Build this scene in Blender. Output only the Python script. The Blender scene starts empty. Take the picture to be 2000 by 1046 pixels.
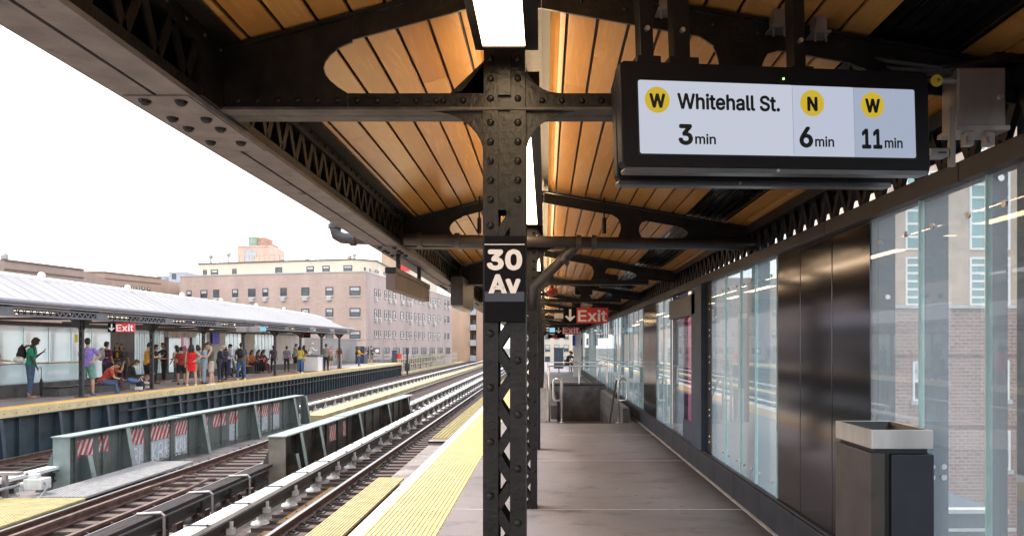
import bpy, bmesh, math, random
from mathutils import Vector, Matrix
random.seed(7)
R = math.radians
S = bpy.context.scene
COL = S.collection
# ------------------------------------------------------------------ camera, sky, sun, exposure
F, VX, VY, H = 1444.0, 1066.0, 674.0, 1.62      # focal length in photo pixels, vanishing point, eye height
cam_d = bpy.data.cameras.new('camera')
cam_d.sensor_width = 36.0
cam_d.lens = 36.0*F/2000.0
cam_d.shift_x = -(VX-1000.0)/2000.0
cam_d.shift_y = (VY-523.0)/2000.0
cam_d.clip_start = 0.05
cam_d.clip_end = 3000.0
cam = bpy.data.objects.new('camera', cam_d)
cam.location = (0, 0, H)
cam.rotation_euler = (R(90), 0, 0)
COL.objects.link(cam)
S.camera = cam

SUN_EL, SUN_AZ = R(52), R(-70)          # azimuth from +Y towards +X
W = bpy.data.worlds.new('World'); S.world = W; W.use_nodes = True
nt = W.node_tree; nt.nodes.clear()
out = nt.nodes.new('ShaderNodeOutputWorld')
bg = nt.nodes.new('ShaderNodeBackground'); bg.inputs['Strength'].default_value = 0.12
sky = nt.nodes.new('ShaderNodeTexSky'); sky.sky_type = 'NISHITA'; sky.sun_disc = False
sky.sun_elevation = SUN_EL; sky.sun_rotation = SUN_AZ
sky.air_density = 1.0; sky.dust_density = 2.0
tc = nt.nodes.new('ShaderNodeTexCoord')
mp = nt.nodes.new('ShaderNodeMapping'); mp.inputs['Scale'].default_value = (1.0, 1.0, 3.2)
nz = nt.nodes.new('ShaderNodeTexNoise'); nz.inputs['Scale'].default_value = 2.6
nz.inputs['Detail'].default_value = 7.0; nz.inputs['Roughness'].default_value = 0.55
cr = nt.nodes.new('ShaderNodeValToRGB')
cr.color_ramp.elements[0].position = 0.30; cr.color_ramp.elements[0].color = (0.25, 0.25, 0.25, 1)
cr.color_ramp.elements[1].position = 0.62; cr.color_ramp.elements[1].color = (1, 1, 1, 1)
mx = nt.nodes.new('ShaderNodeMixRGB'); mx.inputs['Color2'].default_value = (9.5, 9.7, 10.0, 1)   # thin white overcast
nt.links.new(tc.outputs['Generated'], mp.inputs['Vector']); nt.links.new(mp.outputs['Vector'], nz.inputs['Vector'])
nt.links.new(nz.outputs['Fac'], cr.inputs['Fac']); nt.links.new(cr.outputs['Color'], mx.inputs['Fac'])
nt.links.new(sky.outputs['Color'], mx.inputs['Color1']); nt.links.new(mx.outputs['Color'], bg.inputs['Color'])
nt.links.new(bg.outputs['Background'], out.inputs['Surface'])
sun_d = bpy.data.lights.new('sun', 'SUN'); sun_d.energy = 2.2; sun_d.angle = R(14); sun_d.color = (1.0, 0.95, 0.88)
sun = bpy.data.objects.new('sun', sun_d); COL.objects.link(sun)
sun_dir = Vector((math.sin(SUN_AZ)*math.cos(SUN_EL), math.cos(SUN_AZ)*math.cos(SUN_EL), math.sin(SUN_EL)))
sun.rotation_euler = sun_dir.to_track_quat('Z', 'Y').to_euler()
S.view_settings.view_transform = 'Standard'
S.view_settings.look = 'None'
S.view_settings.exposure = 1.4
S.view_settings.gamma = 1.0
S.render.engine = 'CYCLES'
cy = S.cycles
cy.use_denoising = True
cy.max_bounces = 10; cy.diffuse_bounces = 4; cy.glossy_bounces = 5; cy.transmission_bounces = 6; cy.transparent_max_bounces = 24
cy.caustics_reflective = False; cy.caustics_refractive = False
cy.sample_clamp_indirect = 6.0

# ------------------------------------------------------------------ pixel helpers (photo pixels, 2000 wide)
def XA(px, Y): return (px-VX)*Y/F
def ZA(py, Y): return H-(py-VY)*Y/F
def YX(px, X): return X*F/(px-VX)
def YZ(py, z): return (H-z)*F/(py-VY)

# ------------------------------------------------------------------ materials
MATS = {}
def mat(name, col, rough=0.6, metal=0.0, var=0.12, scale=6.0, bump=0.0, bscale=40.0, stretch=(1, 1, 1), spec=0.5,
        dirt=None, dscale=1.5, dlo=0.5, dhi=0.7, coat=0.0):
    if name in MATS: return MATS[name]
    m = bpy.data.materials.new(name); m.use_nodes = True
    t = m.node_tree; b = t.nodes['Principled BSDF']
    b.inputs['Roughness'].default_value = rough; b.inputs['Metallic'].default_value = metal
    b.inputs['Specular IOR Level'].default_value = spec
    if coat: b.inputs['Coat Weight'].default_value = coat; b.inputs['Coat Roughness'].default_value = 0.15
    co = t.nodes.new('ShaderNodeTexCoord'); mpn = t.nodes.new('ShaderNodeMapping'); mpn.inputs['Scale'].default_value = stretch
    t.links.new(co.outputs['Object'], mpn.inputs['Vector'])
    n = t.nodes.new('ShaderNodeTexNoise'); n.inputs['Scale'].default_value = scale; n.inputs['Detail'].default_value = 6
    t.links.new(mpn.outputs['Vector'], n.inputs['Vector'])
    r = t.nodes.new('ShaderNodeValToRGB')
    lo = [max(0, c*(1-var*1.6)) for c in col[:3]]; hi = [min(1, c*(1+var*1.6)) for c in col[:3]]
    r.color_ramp.elements[0].position = 0.3; r.color_ramp.elements[0].color = (*lo, 1)
    r.color_ramp.elements[1].position = 0.7; r.color_ramp.elements[1].color = (*hi, 1)
    t.links.new(n.outputs['Fac'], r.inputs['Fac'])
    src = r.outputs['Color']
    if dirt:
        n2 = t.nodes.new('ShaderNodeTexNoise'); n2.inputs['Scale'].default_value = dscale; n2.inputs['Detail'].default_value = 9
        n2.inputs['Roughness'].default_value = 0.65
        t.links.new(mpn.outputs['Vector'], n2.inputs['Vector'])
        r2 = t.nodes.new('ShaderNodeValToRGB'); r2.color_ramp.elements[0].position = dlo; r2.color_ramp.elements[1].position = dhi
        t.links.new(n2.outputs['Fac'], r2.inputs['Fac'])
        mm = t.nodes.new('ShaderNodeMixRGB'); mm.inputs['Color2'].default_value = (*dirt, 1)
        t.links.new(r2.outputs['Color'], mm.inputs['Fac']); t.links.new(src, mm.inputs['Color1']); src = mm.outputs['Color']
    t.links.new(src, b.inputs['Base Color'])
    if bump:
        n3 = t.nodes.new('ShaderNodeTexNoise'); n3.inputs['Scale'].default_value = bscale; n3.inputs['Detail'].default_value = 4
        t.links.new(mpn.outputs['Vector'], n3.inputs['Vector'])
        bp = t.nodes.new('ShaderNodeBump'); bp.inputs['Strength'].default_value = bump; bp.inputs['Distance'].default_value = 0.01
        t.links.new(n3.outputs['Fac'], bp.inputs['Height']); t.links.new(bp.outputs['Normal'], b.inputs['Normal'])
    MATS[name] = m
    return m
def emit(name, col, st):
    if name in MATS: return MATS[name]
    m = bpy.data.materials.new(name); m.use_nodes = True
    t = m.node_tree; t.nodes.clear()
    o = t.nodes.new('ShaderNodeOutputMaterial'); e = t.nodes.new('ShaderNodeEmission')
    e.inputs['Color'].default_value = (*col, 1); e.inputs['Strength'].default_value = st
    t.links.new(e.outputs['Emission'], o.inputs['Surface']); MATS[name] = m
    return m
def glass(name, tint, milk, milk_col, refl=1.0, dots=0):
    if name in MATS: return MATS[name]
    m = bpy.data.materials.new(name); m.use_nodes = True
    t = m.node_tree; t.nodes.clear()
    o = t.nodes.new('ShaderNodeOutputMaterial')
    tr = t.nodes.new('ShaderNodeBsdfTransparent'); tr.inputs['Color'].default_value = (*tint, 1)
    df = t.nodes.new('ShaderNodeBsdfDiffuse'); df.inputs['Color'].default_value = (*milk_col, 1)
    tl = t.nodes.new('ShaderNodeBsdfTranslucent'); tl.inputs['Color'].default_value = (*milk_col, 1)
    ad = t.nodes.new('ShaderNodeMixShader'); ad.inputs['Fac'].default_value = 0.5
    t.links.new(df.outputs[0], ad.inputs[1]); t.links.new(tl.outputs[0], ad.inputs[2])
    m1 = t.nodes.new('ShaderNodeMixShader'); m1.inputs['Fac'].default_value = milk
    if dots:
        co = t.nodes.new('ShaderNodeTexCoord')
        nz_ = t.nodes.new('ShaderNodeTexNoise'); nz_.inputs['Scale'].default_value = 3.0
        t.links.new(co.outputs['Object'], nz_.inputs['Vector'])
        mr = t.nodes.new('ShaderNodeMapRange'); mr.inputs['To Min'].default_value = milk*0.6; mr.inputs['To Max'].default_value = milk*1.4
        t.links.new(nz_.outputs['Fac'], mr.inputs['Value']); t.links.new(mr.outputs['Result'], m1.inputs['Fac'])
    t.links.new(tr.outputs[0], m1.inputs[1]); t.links.new(ad.outputs[0], m1.inputs[2])
    gl = t.nodes.new('ShaderNodeBsdfGlossy'); gl.inputs['Roughness'].default_value = 0.015
    fr = t.nodes.new('ShaderNodeFresnel'); fr.inputs['IOR'].default_value = 1.4+0.12*refl
    m2 = t.nodes.new('ShaderNodeMixShader')
    ge = t.nodes.new('ShaderNodeNewGeometry'); sb = t.nodes.new('ShaderNodeMath'); sb.operation = 'SUBTRACT'; sb.inputs[0].default_value = 1.0
    ml = t.nodes.new('ShaderNodeMath'); ml.operation = 'MULTIPLY'       # only the outer faces of a pane mirror
    t.links.new(ge.outputs['Backfacing'], sb.inputs[1]); t.links.new(sb.outputs[0], ml.inputs[0]); t.links.new(fr.outputs[0], ml.inputs[1])
    t.links.new(ml.outputs[0], m2.inputs['Fac']); t.links.new(m1.outputs[0], m2.inputs[1]); t.links.new(gl.outputs[0], m2.inputs[2])
    t.links.new(m2.outputs[0], o.inputs['Surface']); MATS[name] = m
    return m
def brick(name, c1, c2, mortar, sc, rough=0.85, var=0.0):
    """brick courses laid in metres: u along the wall, v up"""
    if name in MATS: return MATS[name]
    m = bpy.data.materials.new(name); m.use_nodes = True
    t = m.node_tree; b = t.nodes['Principled BSDF']; b.inputs['Roughness'].default_value = rough
    co = t.nodes.new('ShaderNodeTexCoord'); sp = t.nodes.new('ShaderNodeSeparateXYZ'); cb = t.nodes.new('ShaderNodeCombineXYZ')
    ad = t.nodes.new('ShaderNodeMath'); ad.operation = 'ADD'
    t.links.new(co.outputs['Object'], sp.inputs[0]); t.links.new(sp.outputs['X'], ad.inputs[0]); t.links.new(sp.outputs['Y'], ad.inputs[1])
    t.links.new(ad.outputs[0], cb.inputs['X']); t.links.new(sp.outputs['Z'], cb.inputs['Y'])
    bt = t.nodes.new('ShaderNodeTexBrick'); bt.inputs['Scale'].default_value = sc
    bt.inputs['Color1'].default_value = (*c1, 1); bt.inputs['Color2'].default_value = (*c2, 1); bt.inputs['Mortar'].default_value = (*mortar, 1)
    bt.inputs['Mortar Size'].default_value = 0.018; bt.inputs['Row Height'].default_value = 0.22
    t.links.new(cb.outputs[0], bt.inputs['Vector'])
    n = t.nodes.new('ShaderNodeTexNoise'); n.inputs['Scale'].default_value = 0.5; n.inputs['Detail'].default_value = 8
    ms = t.nodes.new('ShaderNodeMapping'); ms.inputs['Scale'].default_value = (1, 1, .35); t.links.new(co.outputs['Object'], ms.inputs['Vector'])
    t.links.new(ms.outputs['Vector'], n.inputs['Vector'])
    mr = t.nodes.new('ShaderNodeMapRange'); mr.inputs['To Min'].default_value = 0.68; mr.inputs['To Max'].default_value = 1.28
    t.links.new(n.outputs['Fac'], mr.inputs['Value'])
    mu = t.nodes.new('ShaderNodeMixRGB'); mu.blend_type = 'MULTIPLY'; mu.inputs['Fac'].default_value = 1.0
    t.links.new(bt.outputs['Color'], mu.inputs['Color1']); t.links.new(mr.outputs['Result'], mu.inputs['Color2'])
    t.links.new(mu.outputs['Color'], b.inputs['Base Color']); MATS[name] = m
    return m
def wood(name, c, rough=0.26):
    if name in MATS: return MATS[name]
    m = bpy.data.materials.new(name); m.use_nodes = True
    t = m.node_tree; b = t.nodes['Principled BSDF']; b.inputs['Roughness'].default_value = rough; b.inputs['Specular IOR Level'].default_value = .35
    co = t.nodes.new('ShaderNodeTexCoord'); mpn = t.nodes.new('ShaderNodeMapping'); mpn.inputs['Scale'].default_value = (9, 0.9, 9)
    t.links.new(co.outputs['Object'], mpn.inputs['Vector'])
    n = t.nodes.new('ShaderNodeTexNoise'); n.inputs['Scale'].default_value = 2.2; n.inputs['Detail'].default_value = 8
    n.inputs['Distortion'].default_value = 1.6
    t.links.new(mpn.outputs['Vector'], n.inputs['Vector'])
    wv = t.nodes.new('ShaderNodeMath'); wv.operation = 'MULTIPLY'; wv.inputs[1].default_value = 9.0
    t.links.new(n.outputs['Fac'], wv.inputs[0])
    sn = t.nodes.new('ShaderNodeMath'); sn.operation = 'SINE'; t.links.new(wv.outputs[0], sn.inputs[0])
    r = t.nodes.new('ShaderNodeMapRange'); r.inputs['From Min'].default_value = -1; r.inputs['To Min'].default_value = 0.86; r.inputs['To Max'].default_value = 1.1
    t.links.new(sn.outputs[0], r.inputs['Value'])
    mu = t.nodes.new('ShaderNodeMixRGB'); mu.blend_type = 'MULTIPLY'; mu.inputs['Fac'].default_value = 1.0; mu.inputs['Color1'].default_value = (*c, 1)
    t.links.new(r.outputs['Result'], mu.inputs['Color2']); t.links.new(mu.outputs['Color'], b.inputs['Base Color'])
    n2 = t.nodes.new('ShaderNodeTexNoise'); n2.inputs['Scale'].default_value = 5; t.links.new(co.outputs['Object'], n2.inputs['Vector'])
    r2 = t.nodes.new('ShaderNodeMapRange'); r2.inputs['To Min'].default_value = rough-0.025; r2.inputs['To Max'].default_value = rough+0.025
    t.links.new(n2.outputs['Fac'], r2.inputs['Value']); t.links.new(r2.outputs['Result'], b.inputs['Roughness'])
    MATS[name] = m
    return m

STEEL = mat('dark_painted_steel', (0.0098, 0.0088, 0.0086), 0.36, var=0.35, scale=9, bump=0.28, bscale=42, dirt=(0.027, 0.020, 0.017), dscale=3.5, dlo=.56, dhi=.68, spec=.3)
STEELF = mat('smooth_dark_steel', (0.010, 0.009, 0.009), 0.42, var=0.2, scale=5, bump=0.1, spec=.25)
STEELG = mat('weathered_grey_steel', (0.19, 0.168, 0.168), 0.6, var=0.15, scale=8, bump=0.3, bscale=90, dirt=(0.03, 0.02, 0.018), dscale=5, dlo=.6, dhi=.72)
STEELB = mat('blue_grey_steel', (0.03, 0.045, 0.07), 0.5, var=0.15, scale=6, bump=0.2)
SIDEB = mat('dark_blue_girder_paint', (0.026, 0.042, 0.054), 0.5, var=0.3, scale=2.5, bump=0.3, dirt=(0.04, 0.04, 0.04), dscale=1.2)
GREENP = mat('grey_green_paint', (0.105, 0.128, 0.124), 0.55, var=0.18, scale=4, bump=0.3, dirt=(0.055, 0.04, 0.03), dscale=4, dlo=.52, dhi=.72, stretch=(1, 1, .22))
GREENL = mat('pale_grey_green_paint', (0.2, 0.245, 0.235), 0.55, var=0.12, scale=4, bump=0.2, dirt=(0.14, 0.13, 0.11), dscale=3, dlo=.55, dhi=.7)
BROWNP = mat('rusted_girder_paint', (0.035, 0.03, 0.026), 0.6, var=0.4, scale=3, bump=0.4, dirt=(0.14, 0.06, 0.03), dscale=2.2, dlo=.55, dhi=.7)
RUST = mat('rusty_rail_steel', (0.085, 0.042, 0.03), 0.7, var=0.3, scale=8, bump=0.3)
RAILTOP = mat('worn_rail_head', (0.35, 0.34, 0.34), 0.32, metal=0.8, var=0.1, scale=4, stretch=(1, .1, 1))
TIE = mat('weathered_tie_wood', (0.085, 0.06, 0.052), 0.85, var=0.35, scale=6, bump=0.5, stretch=(1, 6, 6), dirt=(0.12, 0.07, 0.045), dscale=2)
COVERW = mat('white_cover_board', (0.62, 0.62, 0.64), 0.55, var=0.1, scale=5, dirt=(0.3, 0.29, 0.28), dscale=3, dlo=.5, dhi=.75, stretch=(1, .25, 1))
COVERD = mat('dark_cover_board', (0.034, 0.026, 0.026), 0.85, var=0.35, scale=5, stretch=(4, .4, 1), bump=.3, spec=.2)
INSUL = mat('white_insulator', (0.55, 0.55, 0.55), 0.4, var=0.12)
CONC = mat('platform_concrete', (0.150, 0.132, 0.130), 0.6, var=0.22, scale=2.2, bump=0.18, bscale=70, dirt=(0.062, 0.050, 0.048), dscale=1.3, dlo=.47, dhi=.62)
CONCD = mat('dark_concrete', (0.10, 0.095, 0.095), 0.75, var=0.2, scale=2, bump=0.2, dirt=(0.05, 0.045, 0.045), dscale=1.6)
CONCL = mat('track_slab_concrete', (0.22, 0.19, 0.18), 0.8, var=0.22, scale=1.6, bump=0.3, dirt=(0.10, 0.07, 0.06), dscale=.9, dlo=.48, dhi=.7)
def concrete(name, c):
    m = mat(name, c, .62, var=.10, scale=1.6, bump=.15, bscale=90, dirt=tuple(v*.66 for v in c), dscale=.8, dlo=.48, dhi=.72)
    t = m.node_tree; b = t.nodes['Principled BSDF']; src = b.inputs['Base Color'].links[0].from_socket
    co = t.nodes.new('ShaderNodeTexCoord')
    def layer(src, node, lo, hi, col, fac=1.0):
        r = t.nodes.new('ShaderNodeMapRange'); r.inputs['From Min'].default_value = lo; r.inputs['From Max'].default_value = hi; r.inputs['To Max'].default_value = fac
        t.links.new(node, r.inputs['Value']); q = t.nodes.new('ShaderNodeMixRGB'); q.inputs['Color2'].default_value = (*col, 1)
        t.links.new(r.outputs['Result'], q.inputs['Fac']); t.links.new(src, q.inputs['Color1']); return q.outputs['Color']
    v = t.nodes.new('ShaderNodeTexVoronoi'); v.inputs['Scale'].default_value = 3.1; t.links.new(co.outputs['Object'], v.inputs['Vector'])
    src = layer(src, v.outputs['Distance'], .085, .06, tuple(x*.35 for x in c), .7)            # trodden gum spots
    n = t.nodes.new('ShaderNodeTexNoise'); n.inputs['Scale'].default_value = 55; n.inputs['Detail'].default_value = 3; t.links.new(co.outputs['Object'], n.inputs['Vector'])
    src = layer(src, n.outputs['Fac'], .55, .8, tuple(x*.45 for x in c), .8)                    # grit
    mp_ = t.nodes.new('ShaderNodeMapping'); mp_.inputs['Scale'].default_value = (.8, 1.5, 1); t.links.new(co.outputs['Object'], mp_.inputs['Vector'])
    n = t.nodes.new('ShaderNodeTexNoise'); n.inputs['Scale'].default_value = 2.0; n.inputs['Detail'].default_value = 9; n.inputs['Roughness'].default_value = .7; t.links.new(mp_.outputs['Vector'], n.inputs['Vector'])
    src = layer(src, n.outputs['Fac'], .53, .68, tuple(x*.42 for x in c), .8)                   # drain and wipe stains
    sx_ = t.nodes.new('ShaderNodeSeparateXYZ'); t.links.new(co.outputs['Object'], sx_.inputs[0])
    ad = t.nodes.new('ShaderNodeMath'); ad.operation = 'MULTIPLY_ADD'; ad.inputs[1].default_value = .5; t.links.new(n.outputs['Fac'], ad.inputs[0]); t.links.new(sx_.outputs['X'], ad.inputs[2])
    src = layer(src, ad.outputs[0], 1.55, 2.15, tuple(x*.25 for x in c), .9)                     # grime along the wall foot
    t.links.new(src, b.inputs['Base Color']); return m
CONC = concrete('swept_concrete', (0.205, 0.181, 0.187))
JOINT = mat('joint_sealant', (0.42, 0.40, 0.39), 0.8, var=.15)
YELLOW = mat('yellow_tactile_strip', (0.62, 0.45, 0.205), 0.6, var=0.08, scale=3, dirt=(0.47, 0.335, 0.16), dscale=2.5, dlo=.5, dhi=.75)
PALEY = mat('pale_yellow_edge', (0.55, 0.45, 0.27), 0.6, var=0.08, scale=3, dirt=(0.4, 0.31, 0.17), dscale=2, dlo=.55, dhi=.75)
GRATEY = mat('yellow_grating', (0.42, 0.355, 0.17), 0.6, var=0.12, scale=4)
GRATEG = mat('grey_grating', (0.34, 0.33, 0.33), 0.55, var=0.12, scale=6)
WHITEP = mat('white_edge_paint', (0.72, 0.7, 0.67), 0.6, var=0.08, scale=5, dirt=(0.5, 0.47, 0.44), dscale=6, dlo=.52, dhi=.7)
DARKPAN = mat('dark_brushed_panel', (0.095, 0.090, 0.110), 0.12, metal=1.0, var=0.10, scale=1.6, bump=.02, bscale=3, stretch=(1, 1, 1))
HEADER = mat('dark_bronze_header', (0.035, 0.027, 0.026), 0.45, var=0.2, scale=2)
STAIN = mat('stainless_steel', (0.62, 0.59, 0.58), 0.3, metal=.85, var=0.08, scale=8, stretch=(1, 1, .2))
STAING = mat('galvanised_box', (0.32, 0.29, 0.28), 0.4, metal=0.7, var=0.15, scale=5, stretch=(1, 1, .3), dirt=(.16, .14, .14), dscale=3)
CURB = mat('dark_curb_stone', (0.026, 0.026, 0.033), 0.55, var=0.25, scale=3, bump=.1, spec=.3)
BLACK = mat('matt_black', (0.012, 0.012, 0.014), 0.5, var=0.1)
SIGNBK = mat('black_sign_face', (0.005, 0.005, 0.0075), 0.55, var=0.2, scale=3, spec=.1)
SIGNW = mat('white_lettering', (0.8, 0.78, 0.78), 0.5, var=0.03)
SIGNR = mat('red_sign_face', (0.62, 0.035, 0.035), 0.4, var=0.05)
LAMP = emit('lamp_diffuser', (1.0, 0.72, 0.42), 6.0)
UPLAMP = emit('lamp_uplight', (1.0, 0.70, 0.40), 10.0)
PLASTER = mat('roof_sheet_metal', (0.42, 0.42, 0.43), 0.5, var=0.06, scale=2)
GLASSN = glass('frit_glass', (0.93, 0.97, 0.97), 0.185, (0.82, 0.91, 0.98), 1.9)
GLASSM = glass('milky_glass', (0.93, 0.98, 0.99), 0.30, (0.62, 0.78, 0.86), 2.4)
GLASSF = glass('far_windscreen_glass', (0.92, 0.97, 0.98), 0.40, (0.72, 0.8, 0.84), 1.0)
GEDGE = mat('glass_edge', (0.42, 0.62, 0.6), 0.2, var=0.08)
GPINK = glass('pink_glass', (0.66, 0.46, 0.58), 0.05, (0.5, 0.32, 0.45), 2.8)
WOODS = [wood('maple_plank_a', (0.50, 0.262, 0.078)), wood('maple_plank_b', (0.475, 0.24, 0.068)), wood('maple_plank_c', (0.53, 0.285, 0.092)), wood('maple_plank_d', (0.44, 0.212, 0.056))]

# ------------------------------------------------------------------ mesh builder
class MB:
    def __init__(s): s.v = []; s.f = []; s.m = []
    def add(s, vs, fs, mi=0):
        o = len(s.v); s.v += [tuple(v) for v in vs]
        for f in fs: s.f.append([o+i for i in f]); s.m.append(mi)
        return s
    def box(s, x0, x1, y0, y1, z0, z1, mi=0):
        return s.add([(x0,y0,z0),(x1,y0,z0),(x1,y1,z0),(x0,y1,z0),(x0,y0,z1),(x1,y0,z1),(x1,y1,z1),(x0,y1,z1)],
              [(0,3,2,1),(4,5,6,7),(0,1,5,4),(1,2,6,5),(2,3,7,6),(3,0,4,7)], mi)
    def bar(s, p, q, w, h, mi=0, up=(0,0,1)):
        """a straight bar from p to q, w across, h in the 'up' direction"""
        p = Vector(p); q = Vector(q); d = (q-p).normalized(); u = Vector(up)
        a = d.cross(u)
        if a.length < 1e-5: a = d.cross(Vector((0,1,0)))
        a.normalize(); b = a.cross(d).normalized()
        vs = []
        for e in (p, q):
            for sa, sb in ((-1,-1),(1,-1),(1,1),(-1,1)): vs.append(e+a*(sa*w/2)+b*(sb*h/2))
        return s.add(vs, [(0,1,2,3),(7,6,5,4),(0,4,5,1),(1,5,6,2),(2,6,7,3),(3,7,4,0)], mi)
    def tube(s, pts, rad, n=10, mi=0, sx=None, ref=(1,0,0)):
        """swept round (or elliptical: sx = list of cross radii along ref) tube with capped ends"""
        P = [Vector(p) for p in pts]; k = len(P)
        if not hasattr(rad, '__len__'): rad = [rad]*k
        vs = []; prev = None
        for i in range(k):
            d = (P[min(i+1,k-1)]-P[max(i-1,0)]).normalized()
            if sx is not None:
                a = Vector(ref); a = (a-d*a.dot(d)).normalized()
            else:
                if prev is None:
                    a = d.cross(Vector((0,0,1)))
                    if a.length < 1e-3: a = d.cross(Vector((0,1,0)))
                    a.normalize()
                else:
                    a = (prev-d*prev.dot(d)).normalized()
            prev = a; b = d.cross(a)
            for j in range(n):
                t = 2*math.pi*j/n
                vs.append(P[i]+a*(math.cos(t)*(sx[i] if sx is not None else rad[i]))+b*(math.sin(t)*rad[i]))
        fs = [(i*n+j, i*n+(j+1)%n, (i+1)*n+(j+1)%n, (i+1)*n+j) for i in range(k-1) for j in range(n)]
        fs += [tuple(reversed(range(n))), tuple(range((k-1)*n, k*n))]
        return s.add(vs, fs, mi)
    def prism(s, poly, axis, a, b, mi=0):
        """2-D outline pushed from a to b: axis 'y' takes (x,z), 'x' takes (y,z), 'z' takes (x,y)"""
        n = len(poly)
        def P(u, v, w): return {'y': (u,w,v), 'x': (w,u,v), 'z': (u,v,w)}[axis]
        vs = [P(u,v,a) for u,v in poly]+[P(u,v,b) for u,v in poly]
        fs = [tuple(range(n)), tuple(reversed(range(n,2*n)))]+[(i,n+i,n+(i+1)%n,(i+1)%n) for i in range(n)]
        return s.add(vs, fs, mi)
    def ball(s, c, rx, ry=None, rz=None, n=10, k=6, mi=0):
        ry = rx if ry is None else ry; rz = rx if rz is None else rz
        vs = [(c[0],c[1],c[2]-rz)]
        for i in range(1,k):
            t = -math.pi/2+math.pi*i/k
            for j in range(n):
                p = 2*math.pi*j/n
                vs.append((c[0]+rx*math.cos(t)*math.cos(p), c[1]+ry*math.cos(t)*math.sin(p), c[2]+rz*math.sin(t)))
        vs.append((c[0],c[1],c[2]+rz)); L = len(vs)-1
        fs = [(0,1+(j+1)%n,1+j) for j in range(n)]
        for i in range(k-2):
            for j in range(n): fs.append((1+i*n+j,1+i*n+(j+1)%n,1+(i+1)*n+(j+1)%n,1+(i+1)*n+j))
        fs += [(1+(k-2)*n+j,1+(k-2)*n+(j+1)%n,L) for j in range(n)]
        return s.add(vs, fs, mi)
    def rivet(s, c, nrm, r=0.012, n=7, mi=0):
        c = Vector(c); d = Vector(nrm).normalized(); a = d.orthogonal().normalized(); b = d.cross(a)
        vs = []
        for rr, h in ((1,0),(.86,.42),(.5,.72)):
            for j in range(n):
                t = 2*math.pi*j/n; vs.append(c+(a*math.cos(t)+b*math.sin(t))*r*rr+d*r*h)
        vs.append(c+d*r*.82)
        fs = [(i*n+j,i*n+(j+1)%n,(i+1)*n+(j+1)%n,(i+1)*n+j) for i in range(2) for j in range(n)]+[(2*n+j,2*n+(j+1)%n,3*n) for j in range(n)]
        return s.add(vs, fs, mi)
    def map(s, fn): s.v = [tuple(fn(*v)) for v in s.v]; return s
    def mesh(s, name, mats):
        me = bpy.data.meshes.new(name); me.from_pydata(s.v, [], s.f)
        for m in (mats if isinstance(mats, (list, tuple)) else [mats]): me.materials.append(m)
        if len(me.materials) > 1: me.polygons.foreach_set('material_index', s.m)
        b = bmesh.new(); b.from_mesh(me); bmesh.ops.recalc_face_normals(b, faces=b.faces); b.to_mesh(me); b.free()
        me.update(); return me
    def build(s, name, mats, parent=None, loc=None, smooth=False, bevel=0.0):
        o = bpy.data.objects.new(name, s.mesh(name, mats)); COL.objects.link(o)
        if parent is not None: o.parent = parent
        if loc is not None: o.location = loc
        if smooth: o.data.polygons.foreach_set('use_smooth', [True]*len(o.data.polygons))
        if bevel:
            bv = o.modifiers.new('bevel', 'BEVEL'); bv.width = bevel; bv.segments = 2; bv.limit_method = 'ANGLE'; bv.angle_limit = R(40)
        return o

def tag(o, label, cat, group=None, kind='thing'):
    o['label'] = label; o['category'] = cat; o['kind'] = kind
    if group: o['group'] = group
    return o
def thing(name, label, cat, loc=(0,0,0), rz=0.0, group=None):
    o = bpy.data.objects.new(name, None); o.empty_display_size = 0.2; COL.objects.link(o)
    o.location = loc; o.rotation_euler = (0,0,rz)
    return tag(o, label, cat, group)
def structure(o): o['kind'] = 'structure'; return o
KIDS = {}
def copy_tree(o, loc=None, label=None, parent=None, kids=True):
    c = o.copy(); COL.objects.link(c)
    if parent is not None: c.parent = parent
    if loc is not None: c.location = loc
    if label: c['label'] = label
    if kids:
        for ch in list(o.children): copy_tree(ch, parent=c)
    return c
import os
FONT = None
try:                                            # the sans serif that ships with Blender itself; its built-in face otherwise
    FONT = bpy.data.fonts.load(os.path.join(bpy.utils.system_resource('DATAFILES'), 'fonts', 'Inter.woff2'))
except Exception:
    FONT = None
def text(body, size, mat_, parent, loc, name='lettering', rot=(R(90),0,0), bold=0.0, align='LEFT', ext=0.001, sx=1.0):
    cu = bpy.data.curves.new(name, 'FONT'); cu.body = body
    if FONT: cu.font = FONT
    cu.size = size; cu.extrude = ext; cu.align_x = align
    cu.resolution_u = 4
    ob = bpy.data.objects.new(name, cu); me = bpy.data.meshes.new_from_object(ob); me.name = name
    bpy.data.objects.remove(ob); bpy.data.curves.remove(cu)
    if bold:                                     # thicken the strokes: shifted copies, each a hair deeper than the last
        vs = [v.co.copy() for v in me.vertices]; fs = [list(q.vertices) for q in me.polygons]; V, P_ = [], []
        for k in range(9):
            a = 2*math.pi*k/8; off = Vector((math.cos(a), math.sin(a), 0))*(bold if k < 8 else 0)-Vector((0, 0, k*ext*.12))
            n0 = len(V); V += [v+off for v in vs]; P_ += [[n0+i for i in q] for q in fs]
        me = bpy.data.meshes.new(name); me.from_pydata(V, [], P_)
    me.materials.clear(); me.materials.append(mat_)
    o = bpy.data.objects.new(name, me); COL.objects.link(o); o.parent = parent; o.location = loc; o.rotation_euler = rot; o.scale = (sx,1,1)
    return o
ORD = ['first','second','third','fourth','fifth','sixth','seventh','eighth','ninth','tenth','eleventh','twelfth']
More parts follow.
